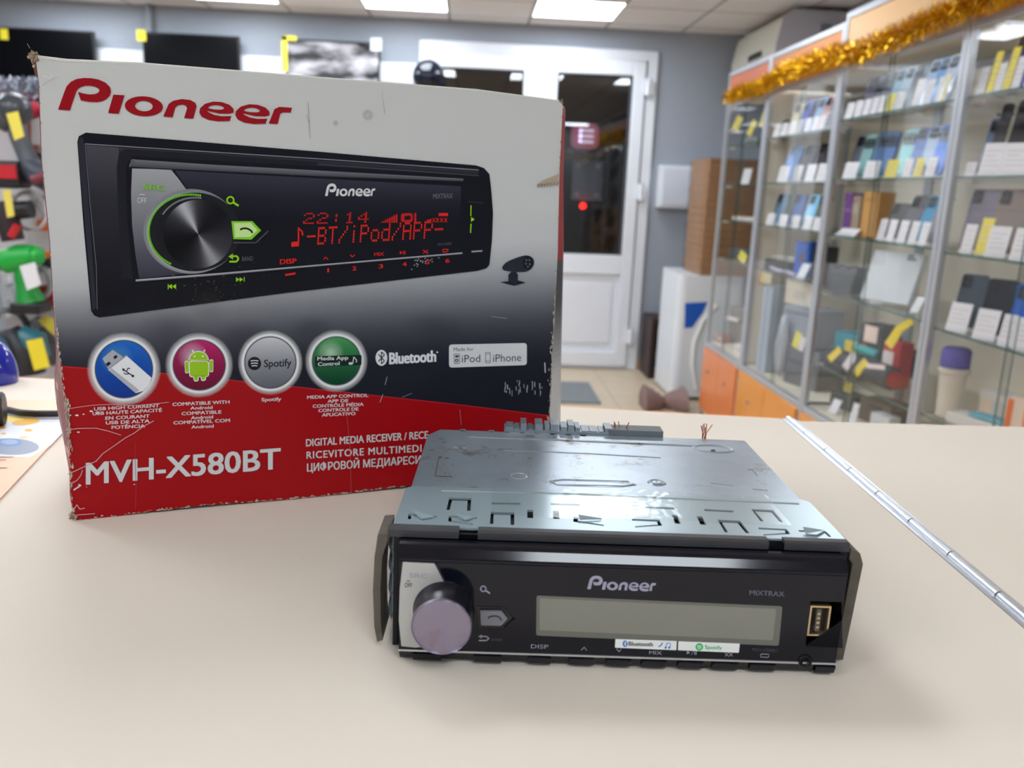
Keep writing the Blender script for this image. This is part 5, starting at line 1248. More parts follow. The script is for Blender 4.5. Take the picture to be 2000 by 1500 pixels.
for pts, wd in (([(132, 926), (146, 921), (167, 910), (187, 900), (201, 887), (227, 868), (246, 855), (262, 845), (279, 834), (300, 822)], 1.5), ([(128, 839), (155, 837), (187, 836), (212, 842), (236, 850)], 1.2), ([(128, 799), (150, 795), (180, 792), (219, 789), (260, 792), (330, 785)], 1), ([(138, 945), (150, 938), (158, 928), (162, 918)], 1.4), ([(144, 958), (158, 948)], 2.6), ([(140, 1000), (150, 985), (156, 995), (165, 993)], 1.6), ([(150, 1006), (185, 1004)], 1.4)):
    ik.strip([(x+random.uniform(-.8, .8), y+random.uniform(-.8, .8)) for x, y in pts], wd, (212, 168, 170) if wd < 2 else (222, 214, 206))
for x, y, s_ in ((150, 811, 3), (137, 811, 2), (163, 809, 2), (178, 803, 3), (190, 806, 4), (153, 844, 2.4), (137, 845, 1.6), (262, 946, 1.6), (169, 951, 1), (155, 947, 2.4)):
    ik.poly([(x-s_*1.3, y), (x, y-s_*.7), (x+s_, y-s_*.3), (x+s_*1.2, y+s_*.5), (x-s_*.3, y+s_*.7)], (220, 206, 202))
for pts, c in (([(264, 863), (264, 901), (266, 950), (264, 997)], (176, 60, 70)), ([(677, 805), (684, 880), (686, 964)], (190, 80, 86)), ([(898, 800), (901, 830)], (200, 130, 130)), ([(620, 560), (700, 800)], None), ([(746, 180), (752, 222)], (168, 168, 164)), ([(602, 200), (606, 270)], (150, 148, 142)), ([(598, 225), (604, 240)], (140, 138, 132)), ([(742, 786), (748, 770)], (200, 190, 196)), ([(785, 776), (805, 768)], (150, 146, 154)), ([(752, 752), (756, 736)], (190, 190, 196)), ([(540, 820), (640, 838)], None), ([(960, 618), (990, 622)], (150, 152, 158))):
    if c: ik.strip(pts, .9, c)
for k in range(26):
    x = random.uniform(985, 1064); y = random.uniform(742, 764); ik.strip([(x, y), (x+random.uniform(-1, 1), y+random.uniform(3, 14))], random.uniform(.6, 2), (176, 180, 190))
ik.strip([(1064, 708), (1065, 728)], 2, (196, 198, 204))
for k in range(60):                                  # dusty scuffs on the black print
    x = random.gauss(420, 30)+random.uniform(-90, 60)*random.random(); y = random.gauss(560, 22); ik.poly([(x, y), (x+random.uniform(1, 4), y+1), (x+1, y+random.uniform(1, 3))], (112, 98, 84))
for k in range(70):
    x = random.uniform(180, 620); y = random.uniform(330, 600); ik.poly([(x, y), (x+random.uniform(.6, 2), y+.5), (x+.5, y+random.uniform(.6, 1.6))], (96, 92, 96))
for k in range(24):
    x = random.gauss(822, 12); y = random.gauss(508, 9); ik.poly([(x, y), (x+3, y+1), (x+1, y+3)], (168, 174, 180))
ik.fade(408, 600, 2, 34, (110, 98, 80), .12, 0, 1.2); ik.fade(718, 224, 4, 12, (188, 180, 164), .7, .0); ik.fade(656, 240, 1, 6, (186, 172, 150), .8, .0)
ik.poly([(1046, 362), (1062, 352), (1088, 342), (1092, 338), (1091, 352), (1070, 358)], (176, 158, 136)); 
for k in range(7): ik.strip([(1050+6*k, 366-2*k*.3), (1054+6*k, 360-2*k*.3)], 2.4, (150, 126, 100))
ik.strip([(82, 168), (92, 160), (112, 150)], 1, (172, 168, 156)); ik.strip([(84, 148), (96, 152), (102, 146)], 1, (226, 226, 222))
ik.build('worn_patch', carton_t)
# ------------------------------------------------------------------ the car radio
RYAW = .0151+YAW; RP = Vector((.064, .316, CT)); RM = Matrix.Translation(RP) @ Matrix.Rotation(RYAW, 4, 'Z'); RI = RM.inverted()
rt = thing('car_radio', 'used black fronted car radio with grey metal body lying before the carton', 'car radio', RP+Vector((0, .05, 0)))
def rb():
    return MB()
class RB_(MB):
    def build(s, *a, **k):
        s.v = [RM @ v for v in s.v]; return MB.build(s, *a, **k)
FY = -.014
fn = (RM.to_3x3() @ Vector((0, -1, 0)))
def rf(x, y, yl=FY): return RI @ onpl(x, y, RM @ Vector((0, yl, 0)), fn)      # pixel -> local point on a vertical plane of the radio
def rz_(x, y, z): return RI @ onz(x, y, CT+z)                                   # pixel -> local point on a level plane of the radio
# zinc plated sheet with dirt
m = bpy.data.materials.new('zinc_sheet'); m.use_nodes = True; nt = m.node_tree; b_ = nt.nodes['Principled BSDF']
tc = nt.nodes.new('ShaderNodeTexCoord')
def nz(sc, det, mp=None):
    n = nt.nodes.new('ShaderNodeTexNoise'); n.inputs['Scale'].default_value = sc; n.inputs['Detail'].default_value = det; n.inputs['Roughness'].default_value = .7
    if mp:
        g_ = nt.nodes.new('ShaderNodeMapping'); g_.inputs['Scale'].default_value = mp; nt.links.new(tc.outputs['Object'], g_.inputs[0]); nt.links.new(g_.outputs[0], n.inputs['Vector'])
    else: nt.links.new(tc.outputs['Object'], n.inputs['Vector'])
    return n
def ramp(src, p0, p1, c0=(0, 0, 0, 1), c1=(1, 1, 1, 1)):
    r = nt.nodes.new('ShaderNodeValToRGB'); r.color_ramp.elements[0].position = p0; r.color_ramp.elements[1].position = p1
    r.color_ramp.elements[0].color = c0; r.color_ramp.elements[1].color = c1; nt.links.new(src, r.inputs[0]); return r
n1 = nz(60, 8); r1 = ramp(n1.outputs['Fac'], .55, .66); n2 = nz(22, 4); r2 = ramp(n2.outputs['Fac'], .44, .58)
mu = nt.nodes.new('ShaderNodeMath'); mu.operation = 'MULTIPLY'; nt.links.new(r1.outputs[0], mu.inputs[0]); nt.links.new(r2.outputs[0], mu.inputs[1])
n3 = nz(14, 5); base = ramp(n3.outputs['Fac'], .35, .65, rgb(150, 164, 178), rgb(172, 184, 196))
mx = nt.nodes.new('ShaderNodeMix'); mx.data_type = 'RGBA'; nt.links.new(mu.outputs[0], mx.inputs[0]); nt.links.new(base.outputs[0], mx.inputs[6]); mx.inputs[7].default_value = rgb(104, 92, 76)
nt.links.new(mx.outputs[2], b_.inputs['Base Color']); b_.inputs['Metallic'].default_value = .5
rr = ramp(n3.outputs['Fac'], .3, .7, (.26, .26, .26, 1), (.36, .36, .36, 1)); nt.links.new(rr.outputs[0], b_.inputs['Roughness'])
bp = nt.nodes.new('ShaderNodeBump'); bp.inputs['Strength'].default_value = .12; bp.inputs['Distance'].default_value = .001; n4 = nz(90, 3); nt.links.new(n4.outputs['Fac'], bp.inputs['Height']); nt.links.new(bp.outputs[0], b_.inputs['Normal'])
ZINC = m
SLV = mat((158, 176, 184), .28, .4, name='sleeve_steel', noise=.06, nscale=30); LIP = mat((66, 66, 70), .5, .4, noise=.2, nscale=80)
GB = mat((6, 9, 22), .10, name='gloss_black_plastic', spec=.4); MBK = mat((14, 15, 21), .38, spec=.3, name='satin_black_plastic')
HW = .089; Y0 = .0465; Y1 = .1440; ZT = .0512
holesR = []
for x, y in ((904, 840), (960, 842), (991, 843), (1020, 844), (1050, 846), (1080, 847), (1110, 848), (1139, 850)):
    holesR.append([rz_(a, c, ZT) for a, c in circ(x, y, 6.5, 2.3, 12)])
for x, y, a_, c_ in ((863, 857, 6, 1.6), (867, 863, 6, 1.6), (1393, 880, 5, 2.2)): holesR.append([rz_(a, c, ZT) for a, c in circ(x, y, a_, c_, 12)])
for h in holesR:
    for v in h: v.z = ZT
b = RB_(); TH = .0008
outer = [Vector((-HW, Y0-.006, ZT)), Vector((HW, Y0-.006, ZT)), Vector((HW, Y1, ZT)), Vector((-HW+.006, Y1, ZT)), Vector((-HW, Y1-.012, ZT))]
b.poly([outer]+holesR); b.poly([[v-Vector((0, 0, TH)) for v in outer]]+[[v-Vector((0, 0, TH)) for v in h] for h in holesR])
for lp in [outer]+holesR:
    k = len(lp); b.add(lp+[v-Vector((0, 0, TH)) for v in lp], [(i, (i+1) % k, (i+1) % k+k, i+k) for i in range(k)])
b.box((-HW, .004, .001), (-HW+TH, Y1-.012, ZT-TH)).box((HW-TH, .004, .001), (HW, Y1, ZT-TH)).box((-HW+TH, .004, .001), (HW-TH, Y1, .0018)).box((-HW+.006, Y1-TH, .0018), (HW-TH, Y1, ZT-TH))
b.build('chassis', ZINC, rt, weld=False)
b = RB_(); b.box((-HW+.002, .021, .003), (HW-.002, Y1-.002, .044)); b.box((-HW+.002, .0205, .044), (HW-.002, Y0-.008, .0500)); b.build('slot_shade', mat((26, 30, 30), .7), rt)  # dark block added inside so the slots read as black shade
# pressed ridges, dimples and seams
def ridge(pts, r, hgt, nm='pressed_ridge', mt=None, n=10):
    b = RB_(); P = [rz_(x, y, ZT) for x, y in pts]; P = [Vector((p.x, p.y, ZT-r+hgt)) for p in P]; b.tube(P, r, n); b.build(nm, mt or ZINC, rt)
ridge([(915, 853), (1100, 860), (1353, 871)], .0030, .0006); ridge([(984, 879), (1150, 886), (1290, 894)], .0022, .00035); ridge([(888, 873), (912, 875)], .0042, .0009)
ridge([(1388, 943-0), (1432, 948)], .0025, .00035)
ridge([(1076, 940), (1098, 937), (1226, 941), (1240, 947), (1215, 950), (1088, 947), (1076, 940)], .0009, .0005, 'pressed_outline')
for x, y in ((1012, 930), (1283, 943)):
    b = RB_(); p = rz_(x, y, ZT); b.lathe([(.0026, -.0009), (.0030, .0002), (.0038, .0005), (.0046, .0000)], (p.x, p.y, ZT), 24); b.lathe([(0, .0001), (.0012, .0006), (.0026, .0003)], (p.x, p.y, ZT), 20); b.build('dimple', ZINC, rt)
b = RB_(); p = rz_(1393, 877, ZT); b.add([(p.x+r*math.cos(t*PI/14)*1.25, p.y+r*math.sin(t*PI/14)*.8, ZT+h) for r, h in ((.0075, .0001), (.0085, .0006), (.0098, .0000)) for t in range(28)], [(j*28+i, j*28+(i+1) % 28, (j+1)*28+(i+1) % 28, (j+1)*28+i) for j in range(2) for i in range(28)], smooth=True); b.build('dimple', ZINC, rt)
SEAM = mat((96, 86, 74), .8); ikt = Ink(RM @ Vector((0, 0, ZT)), (0, 0, 1), .00006)
for pts, wd in (([(857, 893), (850, 930), (884, 931)], 1.6), ([(857, 893), (863, 893)], 3), ([(1460, 917), (1470, 918), (1480, 930)], 1.4), ([(1470, 955), (1500, 958)], 1.2), ([(834, 862), (1000, 866)], .0)):
    if wd: ikt.strip(pts, wd, (98, 86, 70))
for k in range(260):
    x, y = random.choice(((860, 912), (870, 930), (845, 880), (1000, 882), (960, 890), (1075, 942), (905, 872), (1030, 900), (1040, 925), (1130, 905), (1080, 935))); x += random.gauss(0, 9); y += random.gauss(0, 5)
    ikt.poly([(x, y), (x+random.uniform(1, 4), y+random.uniform(-.4, .6)), (x+1, y+random.uniform(.5, 1.4))], random.choice(((112, 94, 74), (90, 80, 70), (138, 118, 94))))
ikt.build('dirt_marks', rt, PRINTM)
# mounting sleeve with punched slots
SW = .091; SZ = .0525; SD = Y0
def sA(x, y): return rz_(x*.37344+700, y*.37344+780, SZ)
def sB(x, y): return rz_(x*.37344+1200, y*.37344+780, SZ)
hs = []
def slot(f, pts): hs.append([Vector((p.x, p.y, SZ)) for p in (f(*q) for q in pts)])
for f, x0, y0, x1, y1 in ((sA, 695, 545, 850, 546), (sA, 1003, 549, 1160, 552), (sB, 160, 566, 318, 571), (sB, 468, 580, 625, 587)):
    slot(f, [(x0, y0-2), (x0+8, y0-6), (x1-8, y1-5), (x1, y1-1), (x1-6, y1+5), (x0+6, y0+4)])
for f, q in ((sA, [(883, 578), (914, 579), (914, 622), (883, 620)]), (sA, [(1017, 582), (1049, 583), (1052, 626), (1019, 624)]), (sB, [(300, 605), (328, 606), (346, 651), (318, 649)]), (sB, [(430, 611), (459, 613), (480, 656), (450, 654)])): slot(f, q)
for f, q in ((sA, [(475, 514), (590, 516), (586, 583), (568, 582), (571, 530), (490, 528), (478, 578), (460, 577)]), (sA, [(693, 588), (815, 592), (815, 657), (796, 656), (796, 604), (708, 602), (706, 652), (687, 651)]),
             (sB, [(540, 629), (657, 635), (707, 700), (688, 699), (645, 647), (563, 643), (595, 695), (577, 694)]), (sB, [(716, 574), (830, 580), (883, 643), (866, 642), (820, 592), (735, 586), (782, 638), (765, 637)]),
             (sA, [(262, 599), (412, 609), (410, 615), (276, 606), (274, 627), (258, 625)]), (sA, [(472, 609), (622, 617), (620, 624), (488, 617), (486, 632), (600, 652), (598, 657), (470, 638)]),
             (sA, [(1124, 613), (1275, 620), (1272, 628), (1150, 624), (1146, 634), (1285, 656), (1282, 663), (1124, 640)]), (sB, [(92, 625), (235, 630), (250, 660), (110, 670), (106, 664), (228, 654), (222, 640), (92, 634)]),
             (sB, [(752, 670), (900, 678), (921, 704), (780, 712), (778, 706), (896, 698), (890, 686), (756, 680)]), (sB, [(962, 684), (1105, 690), (1136, 720), (1122, 720), (1098, 698), (966, 692)])): slot(f, q)
b = RB_(); o_ = [Vector((-SW, 0, SZ)), Vector((SW, 0, SZ)), Vector((SW, SD-.003, SZ)), Vector((SW-.003, SD, SZ)), Vector((-SW+.003, SD, SZ)), Vector((-SW, SD-.003, SZ))]
hs = [h for h in hs if all(abs(v.x) < SW-.0005 and .0004 < v.y < SD-.0005 for v in h)] + [[Vector((max(-SW+.0008, min(SW-.0008, v.x)), max(.0006, v.y), SZ)) for v in h] for h in hs if not all(abs(v.x) < SW-.0005 and .0004 < v.y < SD-.0005 for v in h)]
b.poly([o_]+hs); T2 = .0009
b.poly([[v-Vector((0, 0, T2)) for v in o_]]+[[v-Vector((0, 0, T2)) for v in h] for h in hs])
for lp in [o_]+hs:
    k = len(lp); b.add(lp+[v-Vector((0, 0, T2)) for v in lp], [(i, (i+1) % k, (i+1) % k+k, i+k) for i in range(k)])
b.box((-SW, 0, .0005), (-SW+T2, SD-.003, SZ-T2)).box((SW-T2, 0, .0005), (SW, SD-.003, SZ-T2)).box((-SW+T2, 0, .0002), (SW-T2, SD, .0009))
sleeve = b.build('mounting_sleeve', SLV, rt, weld=False)
# long pressed bead of the sleeve and bent tabs
b = RB_(); q = [rz_(x, y, SZ) for x, y in ((862, 958), (1100, 964), (1560, 984))]; b.tube([Vector((p.x, p.y, SZ-.0015)) for p in q], .0019, 10); b.build('pressed_bead', SLV, sleeve)
for f, q in ((sA, [(280, 600), (396, 622), (330, 632)]), (sA, [(1150, 625), (1270, 630), (1160, 634)]), (sB, [(985, 690), (1098, 694), (1060, 716), (1000, 712)]), (sA, [(500, 620), (600, 626), (560, 640)])):
    b = RB_(); P = [f(*p) for p in q]; P = [Vector((p.x, p.y, SZ+.0003+.0012*(i == 0))) for i, p in enumerate(P)]; b.prism(P, (0, 0, .0005)); b.build('bent_tab', SLV, sleeve)
# front lip in three lengths
for x0, x1, y0 in ((757, 897, 1024), (934, 1488, 1032), (1527, 1656, 1052)):
    a = rz_(x0, y0, SZ).x; c = rz_(x1, y0+8, SZ).x; a = max(a, -.0925); c = min(c, .0925)
    b = RB_(); b.prism([(a, y, z) for y, z in ((.0004, .0531), (-.0030, .0531), (-.0042, .0524), (-.0044, .0496), (-.0034, .0494), (-.0032, .0516), (.0004, .0520))], (c-a, 0, 0)); b.build('front_lip', LIP, sleeve)
# clear tape over the sleeve
b = RB_(); N, Mq = 90, 16; g = []
xa, xb = rz_(1090, 965, SZ).x, rz_(1250, 965, SZ).x
for i in range(N+1):
    for j in range(Mq+1):
        x = -.052+.125*i/N; y = .014+(.034)*j/Mq+.0012*math.sin(x*90); cr_ = math.exp(-((x-.020)/.016)**2)*.00055+math.exp(-((j/Mq-1)/.12)**2)*.0005
        g.append((x, y, SZ+.00035+cr_*(random.random()+.2)+.00005*random.random()))
b.add(g, [(i*(Mq+1)+j, (i+1)*(Mq+1)+j, (i+1)*(Mq+1)+j+1, i*(Mq+1)+j+1) for i in range(N) for j in range(Mq)], smooth=True)
b.build('clear_tape', TAPE, rt, weld=False)
# side brackets, dull dirty metal
DIRT = mat((96, 90, 80), .75, .3, noise=.35, nscale=160, bump=.5)
b = RB_(); prf = [(-.0925, .0505), (-.0965, .0500), (-.0978, .040), (-.0984, .026), (-.0978, .010), (-.0966, .0032), (-.0944, .004), (-.0952, .012), (-.0954, .026), (-.0948, .040), (-.0925, .048)]
b.prism([(x, -.0035, z) for x, z in prf], (0, .02, 0)); b.build('side_spring', DIRT, rt)
b = RB_(); prf = [(.0915, .0505), (.0955, .0485), (.0972, .044), (.0958, .020), (.0945, .0015), (.0915, .0015), (.0920, .020), (.0930, .044), (.0915, .046)]
b.prism([(x, -.003, z) for x, z in prf], (0, .02, 0)); b.build('side_spring', DIRT, rt)
for s_ in (-1, 1):
    for zz in (.014, .024, .034, .043):
        b = RB_(); b.prism([(s_*.0911, -.002, zz-.002), (s_*.0932, .004, zz-.001), (s_*.0932, .012, zz+.003), (s_*.0911, .016, zz+.002)], (0, 0, .0022)); b.build('spring_tongue', SLV, sleeve)
# rear connectors and wires
HSK = mat((150, 160, 168), .45, .7)
x = rz_(988, 838, ZT).x; xe = rz_(1185, 836, ZT).x; k = 0
while x < xe-.002:
    w_ = random.uniform(.0018, .0045); h_ = random.choice((.0535, .0548, .0560, .0530)); b = RB_(); b.box((x, Y1+.0015, .006), (x+w_, Y1+.014, h_)); b.build('heat_sink_fin', HSK, rt); x += w_+random.uniform(.0004, .0016)
b = RB_(); b.box((rz_(985, 838, ZT).x, Y1+.0005, .004), (xe+.002, Y1+.013, .0525)); b.build('heat_sink', HSK, rt)
b = RB_(); x0 = rz_(1186, 845, ZT).x; x1 = rz_(1290, 846, ZT).x; b.box((x0, Y1+.0005, .018), (x1, Y1+.012, .0545)); b.box((x0+.002, Y1+.012, .022), (x1-.002, Y1+.0125, .05)); bev(b.build('rear_connector', mat((96, 104, 108), .5), rt), .001)
COP = mat((178, 112, 74), .45, .6)
for (px_, py_, n_) in ((1205, 836, 9), (1378, 853, 6)):
    c = rz_(px_, py_, .052); c = Vector((c.x, Y1+.006, .046)); b = RB_()
    for i in range(n_):
        e = c+Vector((random.uniform(-.0035, .006), random.uniform(-.001, .003), random.uniform(.008, .0125))); b.tube([c+Vector((random.uniform(-.001, .001), 0, 0)), (c+e)/2+Vector((random.uniform(-.001, .001), 0, .001)), e], .00028, 5)
    b.tube([c+Vector((0, -.0055, -.02)), c+Vector((0, 0, -.012)), c], .0012, 8); b.build('frayed_wire', COP, rt)
# ---- plastic front
b = RB_()
def loft(secs):
    "sections: (y, z, half width); strips across the width"
    for (y0, z0, w0), (y1, z1, w1) in zip(secs, secs[1:]): b.add([(-w0, y0, z0), (w0, y0, z0), (w1, y1, z1), (-w1, y1, z1)], [(0, 1, 2, 3)], 0, smooth=False)
FT, FB = .0436, .0062; FW = .0866
# surround
b.box((-.0905, -.0030, .0015), (-.0880, .0200, .0505)).box((.0880, -.0030, .0015), (.0905, .0200, .0505)).box((-.0880, -.0030, .0490), (.0880, .0200, .0505)).box((-.0880, -.0030, .0012), (.0880, .02, .0022))
bev(b.build('front_surround', MBK, rt), .0006)
b = RB_()
sec = [(-.0005, .0488, .0878), (-.0048, .0484, .0878), (-.0052, .0492, .0874), (-.0066, .0499, .0872), (-.0086, .0498, .0872), (-.0104, .0493, .0871), (-.0117, .0483, .0870), (-.0137, .0454, .0869), (-.0139, .0447, .0868), (-.0139, .0441, .0867), (FY, FT, FW)]
for i in range(len(sec)-1):
    (y0, z0, w0), (y1, z1, w1) = sec[i], sec[i+1]; b.add([(-w0, y0, z0), (w0, y0, z0), (w1, y1, z1), (-w1, y1, z1)], [(0, 1, 2, 3)], 0, smooth=True)
low = [(FY, FB, FW), (-.0136, .0052, FW), (-.0118, .0016, FW-.0003), (-.0005, .0012, .0876)]
for i in range(3):
    (y0, z0, w0), (y1, z1, w1) = low[i], low[i+1]; b.add([(-w0, y0, z0), (w0, y0, z0), (w1, y1, z1), (-w1, y1, z1)], [(0, 1, 2, 3)], 0)
for s_ in (-1, 1):
    ring = [(s_*w_, y, z) for y, z, w_ in sec]+[(s_*w_, y, z) for y, z, w_ in low]; b.add(ring, [tuple(range(len(ring)))], 0)
# face plate with openings for the socket and the jack
def F_(x, y): p = rf(x, y); return Vector((p.x, FY, p.z))
usb = [F_(*p) for p in ((1583, 1174), (1644, 1176), (1646, 1266), (1573, 1262))]
jack = [F_(*p) for p in circ(1572, 1290, 12, 12.5, 24)]
jack = [Vector((v.x, v.y, max(v.z, FB+.0003))) for v in jack]
fo = [Vector((-FW, FY, FB)), Vector((FW, FY, FB)), Vector((FW+.0003, FY, .025)), Vector((FW, FY, FT)), Vector((-FW, FY, FT))]
b.poly([fo, usb])
DEP = .0075; k = 4
b.build('face_plate', GB, rt, weld=False)
b = RB_(); b.add(usb+[v+Vector((0, DEP, 0)) for v in usb], [(i, (i+1) % k, (i+1) % k+k, i+k) for i in range(k)]+[(4, 5, 6, 7)])
b.build('socket_recess', mat((10, 10, 13), .6, spec=.1), rt, weld=False)
# silver line along the foot of the face
b = RB_(); b.prism([(-FW-.0002, FY-.0005, FB+.0004), (-FW-.0002, FY-.0005, FB-.0004), (-FW-.0002, FY+.0003, FB-.0004), (-FW-.0002, FY+.0003, FB+.0004)], (2*FW+.0004, 0, 0)); b.build('silver_line', mat((214, 216, 222), .2, .9), rt)
# silver source panel
b = RB_(); q = [F_(*p) for p in ((787, 1097), (849, 1100), (869, 1138), (880, 1160), (880, 1255), (812, 1264), (784, 1261), (779, 1210), (781, 1150))]
b.prism([v-Vector((0, .0004, 0)) for v in q], (0, .0005, 0)); b.build('silver_panel', mat((186, 186, 184), .38, .35), rt)
b = RB_(); q = [F_(*p) for p in ((849, 1100), (853, 1100), (873, 1138), (869, 1138))]; b.prism([v-Vector((0, .0006, 0)) for v in q], (0, .0005, 0)); b.build('panel_trim', mat((60, 62, 70), .2, .5), rt)
# rotary knob
c0 = F_(867, 1193); c1 = rf(862, 1222, FY-.0135); kc = Vector(((c0.x+c1.x)/2, 0, (c0.z+c1.z)/2)); kr = (rf(921, 1222, FY-.0135)-c1).length
knob = RB_(); prof = [(kr*1.07, 0), (kr*1.05, .0016), (kr*1.02, .002), (kr*1.0, .0126), (kr*.985, .0133)]
knob.lathe(prof, (kc.x, FY, kc.z), 64, M=Matrix.Rotation(PI/2, 3, 'X')); kn = knob.build('volume_knob', mat((20, 20, 30), .3), rt)
m = bpy.data.materials.new('spun_aluminium'); m.use_nodes = True; nt = m.node_tree; b_ = nt.nodes['Principled BSDF']
b_.inputs['Base Color'].default_value = rgb(138, 130, 152); b_.inputs['Metallic'].default_value = .9; b_.inputs['Roughness'].default_value = .28; b_.inputs['Anisotropic'].default_value = .9; b_.inputs['Anisotropic Rotation'].default_value = .25
tg = nt.nodes.new('ShaderNodeTangent'); tg.direction_type = 'RADIAL'; tg.axis = 'Y'; nt.links.new(tg.outputs[0], b_.inputs['Tangent'])
tc = nt.nodes.new('ShaderNodeTexCoord'); n_ = nt.nodes.new('ShaderNodeTexNoise'); n_.inputs['Scale'].default_value = 120; nt.links.new(tc.outputs['Object'], n_.inputs['Vector'])
rp = nt.nodes.new('ShaderNodeValToRGB'); rp.color_ramp.elements[0].position = .55; rp.color_ramp.elements[1].position = .8; rp.color_ramp.elements[0].color = rgb(150, 142, 164); rp.color_ramp.elements[1].color = rgb(140, 122, 134)
nt.links.new(n_.outputs['Fac'], rp.inputs[0]); nt.links.new(rp.outputs[0], b_.inputs['Base Color'])
SPUN = m
kroot = RM @ Vector((kc.x, FY-.0133, kc.z))
me = bpy.data.meshes.new('knob_cap'); vs = [(0, 0, 0)]; n = 96; rs = [.25, .5, .75, .95, .985, 1.0]; 
for r in rs:
    for i in range(n): vs.append((kr*.985*r*math.cos(2*PI*i/n), (0 if r < .98 else .0002 if r < .99 else .0006), kr*.985*r*math.sin(2*PI*i/n)))
fs = [(0, 1+(i+1) % n, 1+i) for i in range(n)]
for j in range(len(rs)-1): fs += [(1+j*n+i, 1+j*n+(i+1) % n, 1+(j+1)*n+(i+1) % n, 1+(j+1)*n+i) for i in range(n)]
me.from_pydata(vs, [], fs); me.materials.append(SPUN)
bm = bmesh.new(); bm.from_mesh(me); bmesh.ops.recalc_face_normals(bm, faces=bm.faces); bm.to_mesh(me); bm.free()
o = bpy.data.objects.new('knob_cap', me); C.objects.link(o); o.parent = kn; o.location = kroot-Vector(rt.location)-Vector(kn.location); o.rotation_euler = (0, 0, RYAW)
b = RB_(); b.lathe([(kr*.97, .0131), (kr*1.0, .0137), (kr*1.005, .0128)], (kc.x, FY, kc.z), 64, M=Matrix.Rotation(PI/2, 3, 'X')); b.build('bright_rim', mat((200, 196, 214), .2, .9), kn)
# phone button
b = RB_(); q = [F_(*p) for p in ((931, 1184), (984, 1186), (1001, 1206), (982, 1226), (936, 1224))]; b.prism([v-Vector((0, .0003, 0)) for v in q], (0, .0004, 0)); pb = b.build('call_button', mat((18, 18, 24), .3), rt)
b = RB_(); q = [F_(*p) for p in ((936, 1189), (980, 1190), (993, 1206), (979, 1220), (939, 1219))]; b.prism([v-Vector((0, .0014, 0)) for v in q], (0, .0011, 0)); bev(b.build('clear_cap', mat((122, 122, 130), .12, .3), pb), .0005)
ikf = Ink(RM @ Vector((0, FY-.0015, 0)), fn, .00004); ikf.strip([(953, 1208), (958, 1204), (968, 1203), (976, 1206), (980, 1212)], 3, (60, 60, 70)); ikf.build('handset_mark', pb, PRINTM)
b = RB_(); q = [F_(*p) for p in ((985, 1224), (1004, 1207), (1006, 1210), (990, 1228))]; b.prism([v-Vector((0, .0008, 0)) for v in q], (0, .0008, 0)); b.build('button_tip', GB, pb)
# display window
m = bpy.data.materials.new('display_glass'); m.use_nodes = True; nt = m.node_tree; b_ = nt.nodes['Principled BSDF']
b_.inputs['Base Color'].default_value = rgb(128, 127, 118); b_.inputs['Roughness'].default_value = .22; LCD = m
b = RB_(); q = [F_(*p) for p in rquad([(1048, 1163), (1528, 1184), (1521, 1261), (1047, 1241)], .06)]; b.prism([v-Vector((0, .00012, 0)) for v in q], (0, .0002, 0)); dw = b.build('display_window', mat((104, 105, 98), .2), rt)
b = RB_(); q = [F_(*p) for p in rquad([(1054, 1168), (1516, 1189), (1509, 1250), (1054, 1230)], .04)]; b.prism([v-Vector((0, .0002, 0)) for v in q], (0, .0001, 0)); b.build('display_screen', LCD, dw)
# print on the face
ik = Ink(RM @ Vector((0, FY-.0005, 0)), fn, .00005)
GR = (150, 148, 162); DM = (74, 76, 88)
ik.text('SRC', (800, 1128), (835, 1130), 9, (158, 160, 166), .015); ik.text('OFF', (790, 1147), (805, 1147.5), 9, (40, 40, 44), .0); ik.strip([(794, 1135), (801, 1135)], 1.2, (50, 50, 54))
ik.build('panel_lettering', rt, PRINTM)
ik = Ink(RM @ Vector((0, FY-.0001, 0)), fn, .00004)
wordmark(ik, (1147, 1151), (1281, 1154), 22, (158, 156, 176)); ik.build('brand_wordmark', rt, PRINTM)
ik = Ink(RM @ Vector((0, FY-.0001, 0)), fn, .00004)
ik.text('MIXTRAX', (1464, 1162), (1532, 1165), 10, (100, 98, 116), .02)
ik.build('feature_lettering', rt, PRINTM)
ik = Ink(RM @ Vector((0, FY-.0001, 0)), fn, .00004)
ik.poly(circ(944, 1150, 6.4), GR, [circ(944, 1150, 4)]); ik.strip([(948, 1153), (957, 1159)], 3, GR)
ik.strip([(937, 1243), (950, 1243), (955, 1247), (950, 1251), (935, 1251)], 2.4, GR); ik.poly([(934, 1243), (941, 1239), (941, 1247)], GR); ik.text('BAND', (960, 1252), (981, 1252.5), 6, DM)
ik.text('DISP', (1037, 1266), (1071, 1267), 8, GR, .0); ik.strip([(1135, 1270), (1141, 1264), (1146, 1270.5)], 1.3, GR); ik.strip([(1204, 1267), (1209, 1273), (1213, 1268)], 1.3, GR)
ik.text('MIX', (1268, 1278), (1293, 1279), 7.5, GR, .0)
ik.poly([(1342, 1271), (1348, 1275), (1341, 1278)], GR); ik.strip([(1350, 1279), (1354, 1272)], 1, GR); ik.strip([(1357, 1272), (1356.5, 1279)], 1.5, GR); ik.strip([(1360, 1272), (1359.5, 1279)], 1.5, GR)
for x in (1416, 1424): ik.strip([(x, 1282), (x+7, 1275)], 1.2, GR); ik.strip([(x, 1275), (x+7, 1282)], 1.2, GR)
ik.text('MVH-X580BT', (1469, 1272), (1520, 1274), 7, DM, .0)
ik.strip([(1485, 1281), (1487, 1277), (1502, 1278)], 1.3, GR); ik.strip([(1502, 1280), (1500, 1284), (1485, 1283)], 1.3, GR)
ik.build('face_lettering', rt, PRINTM)
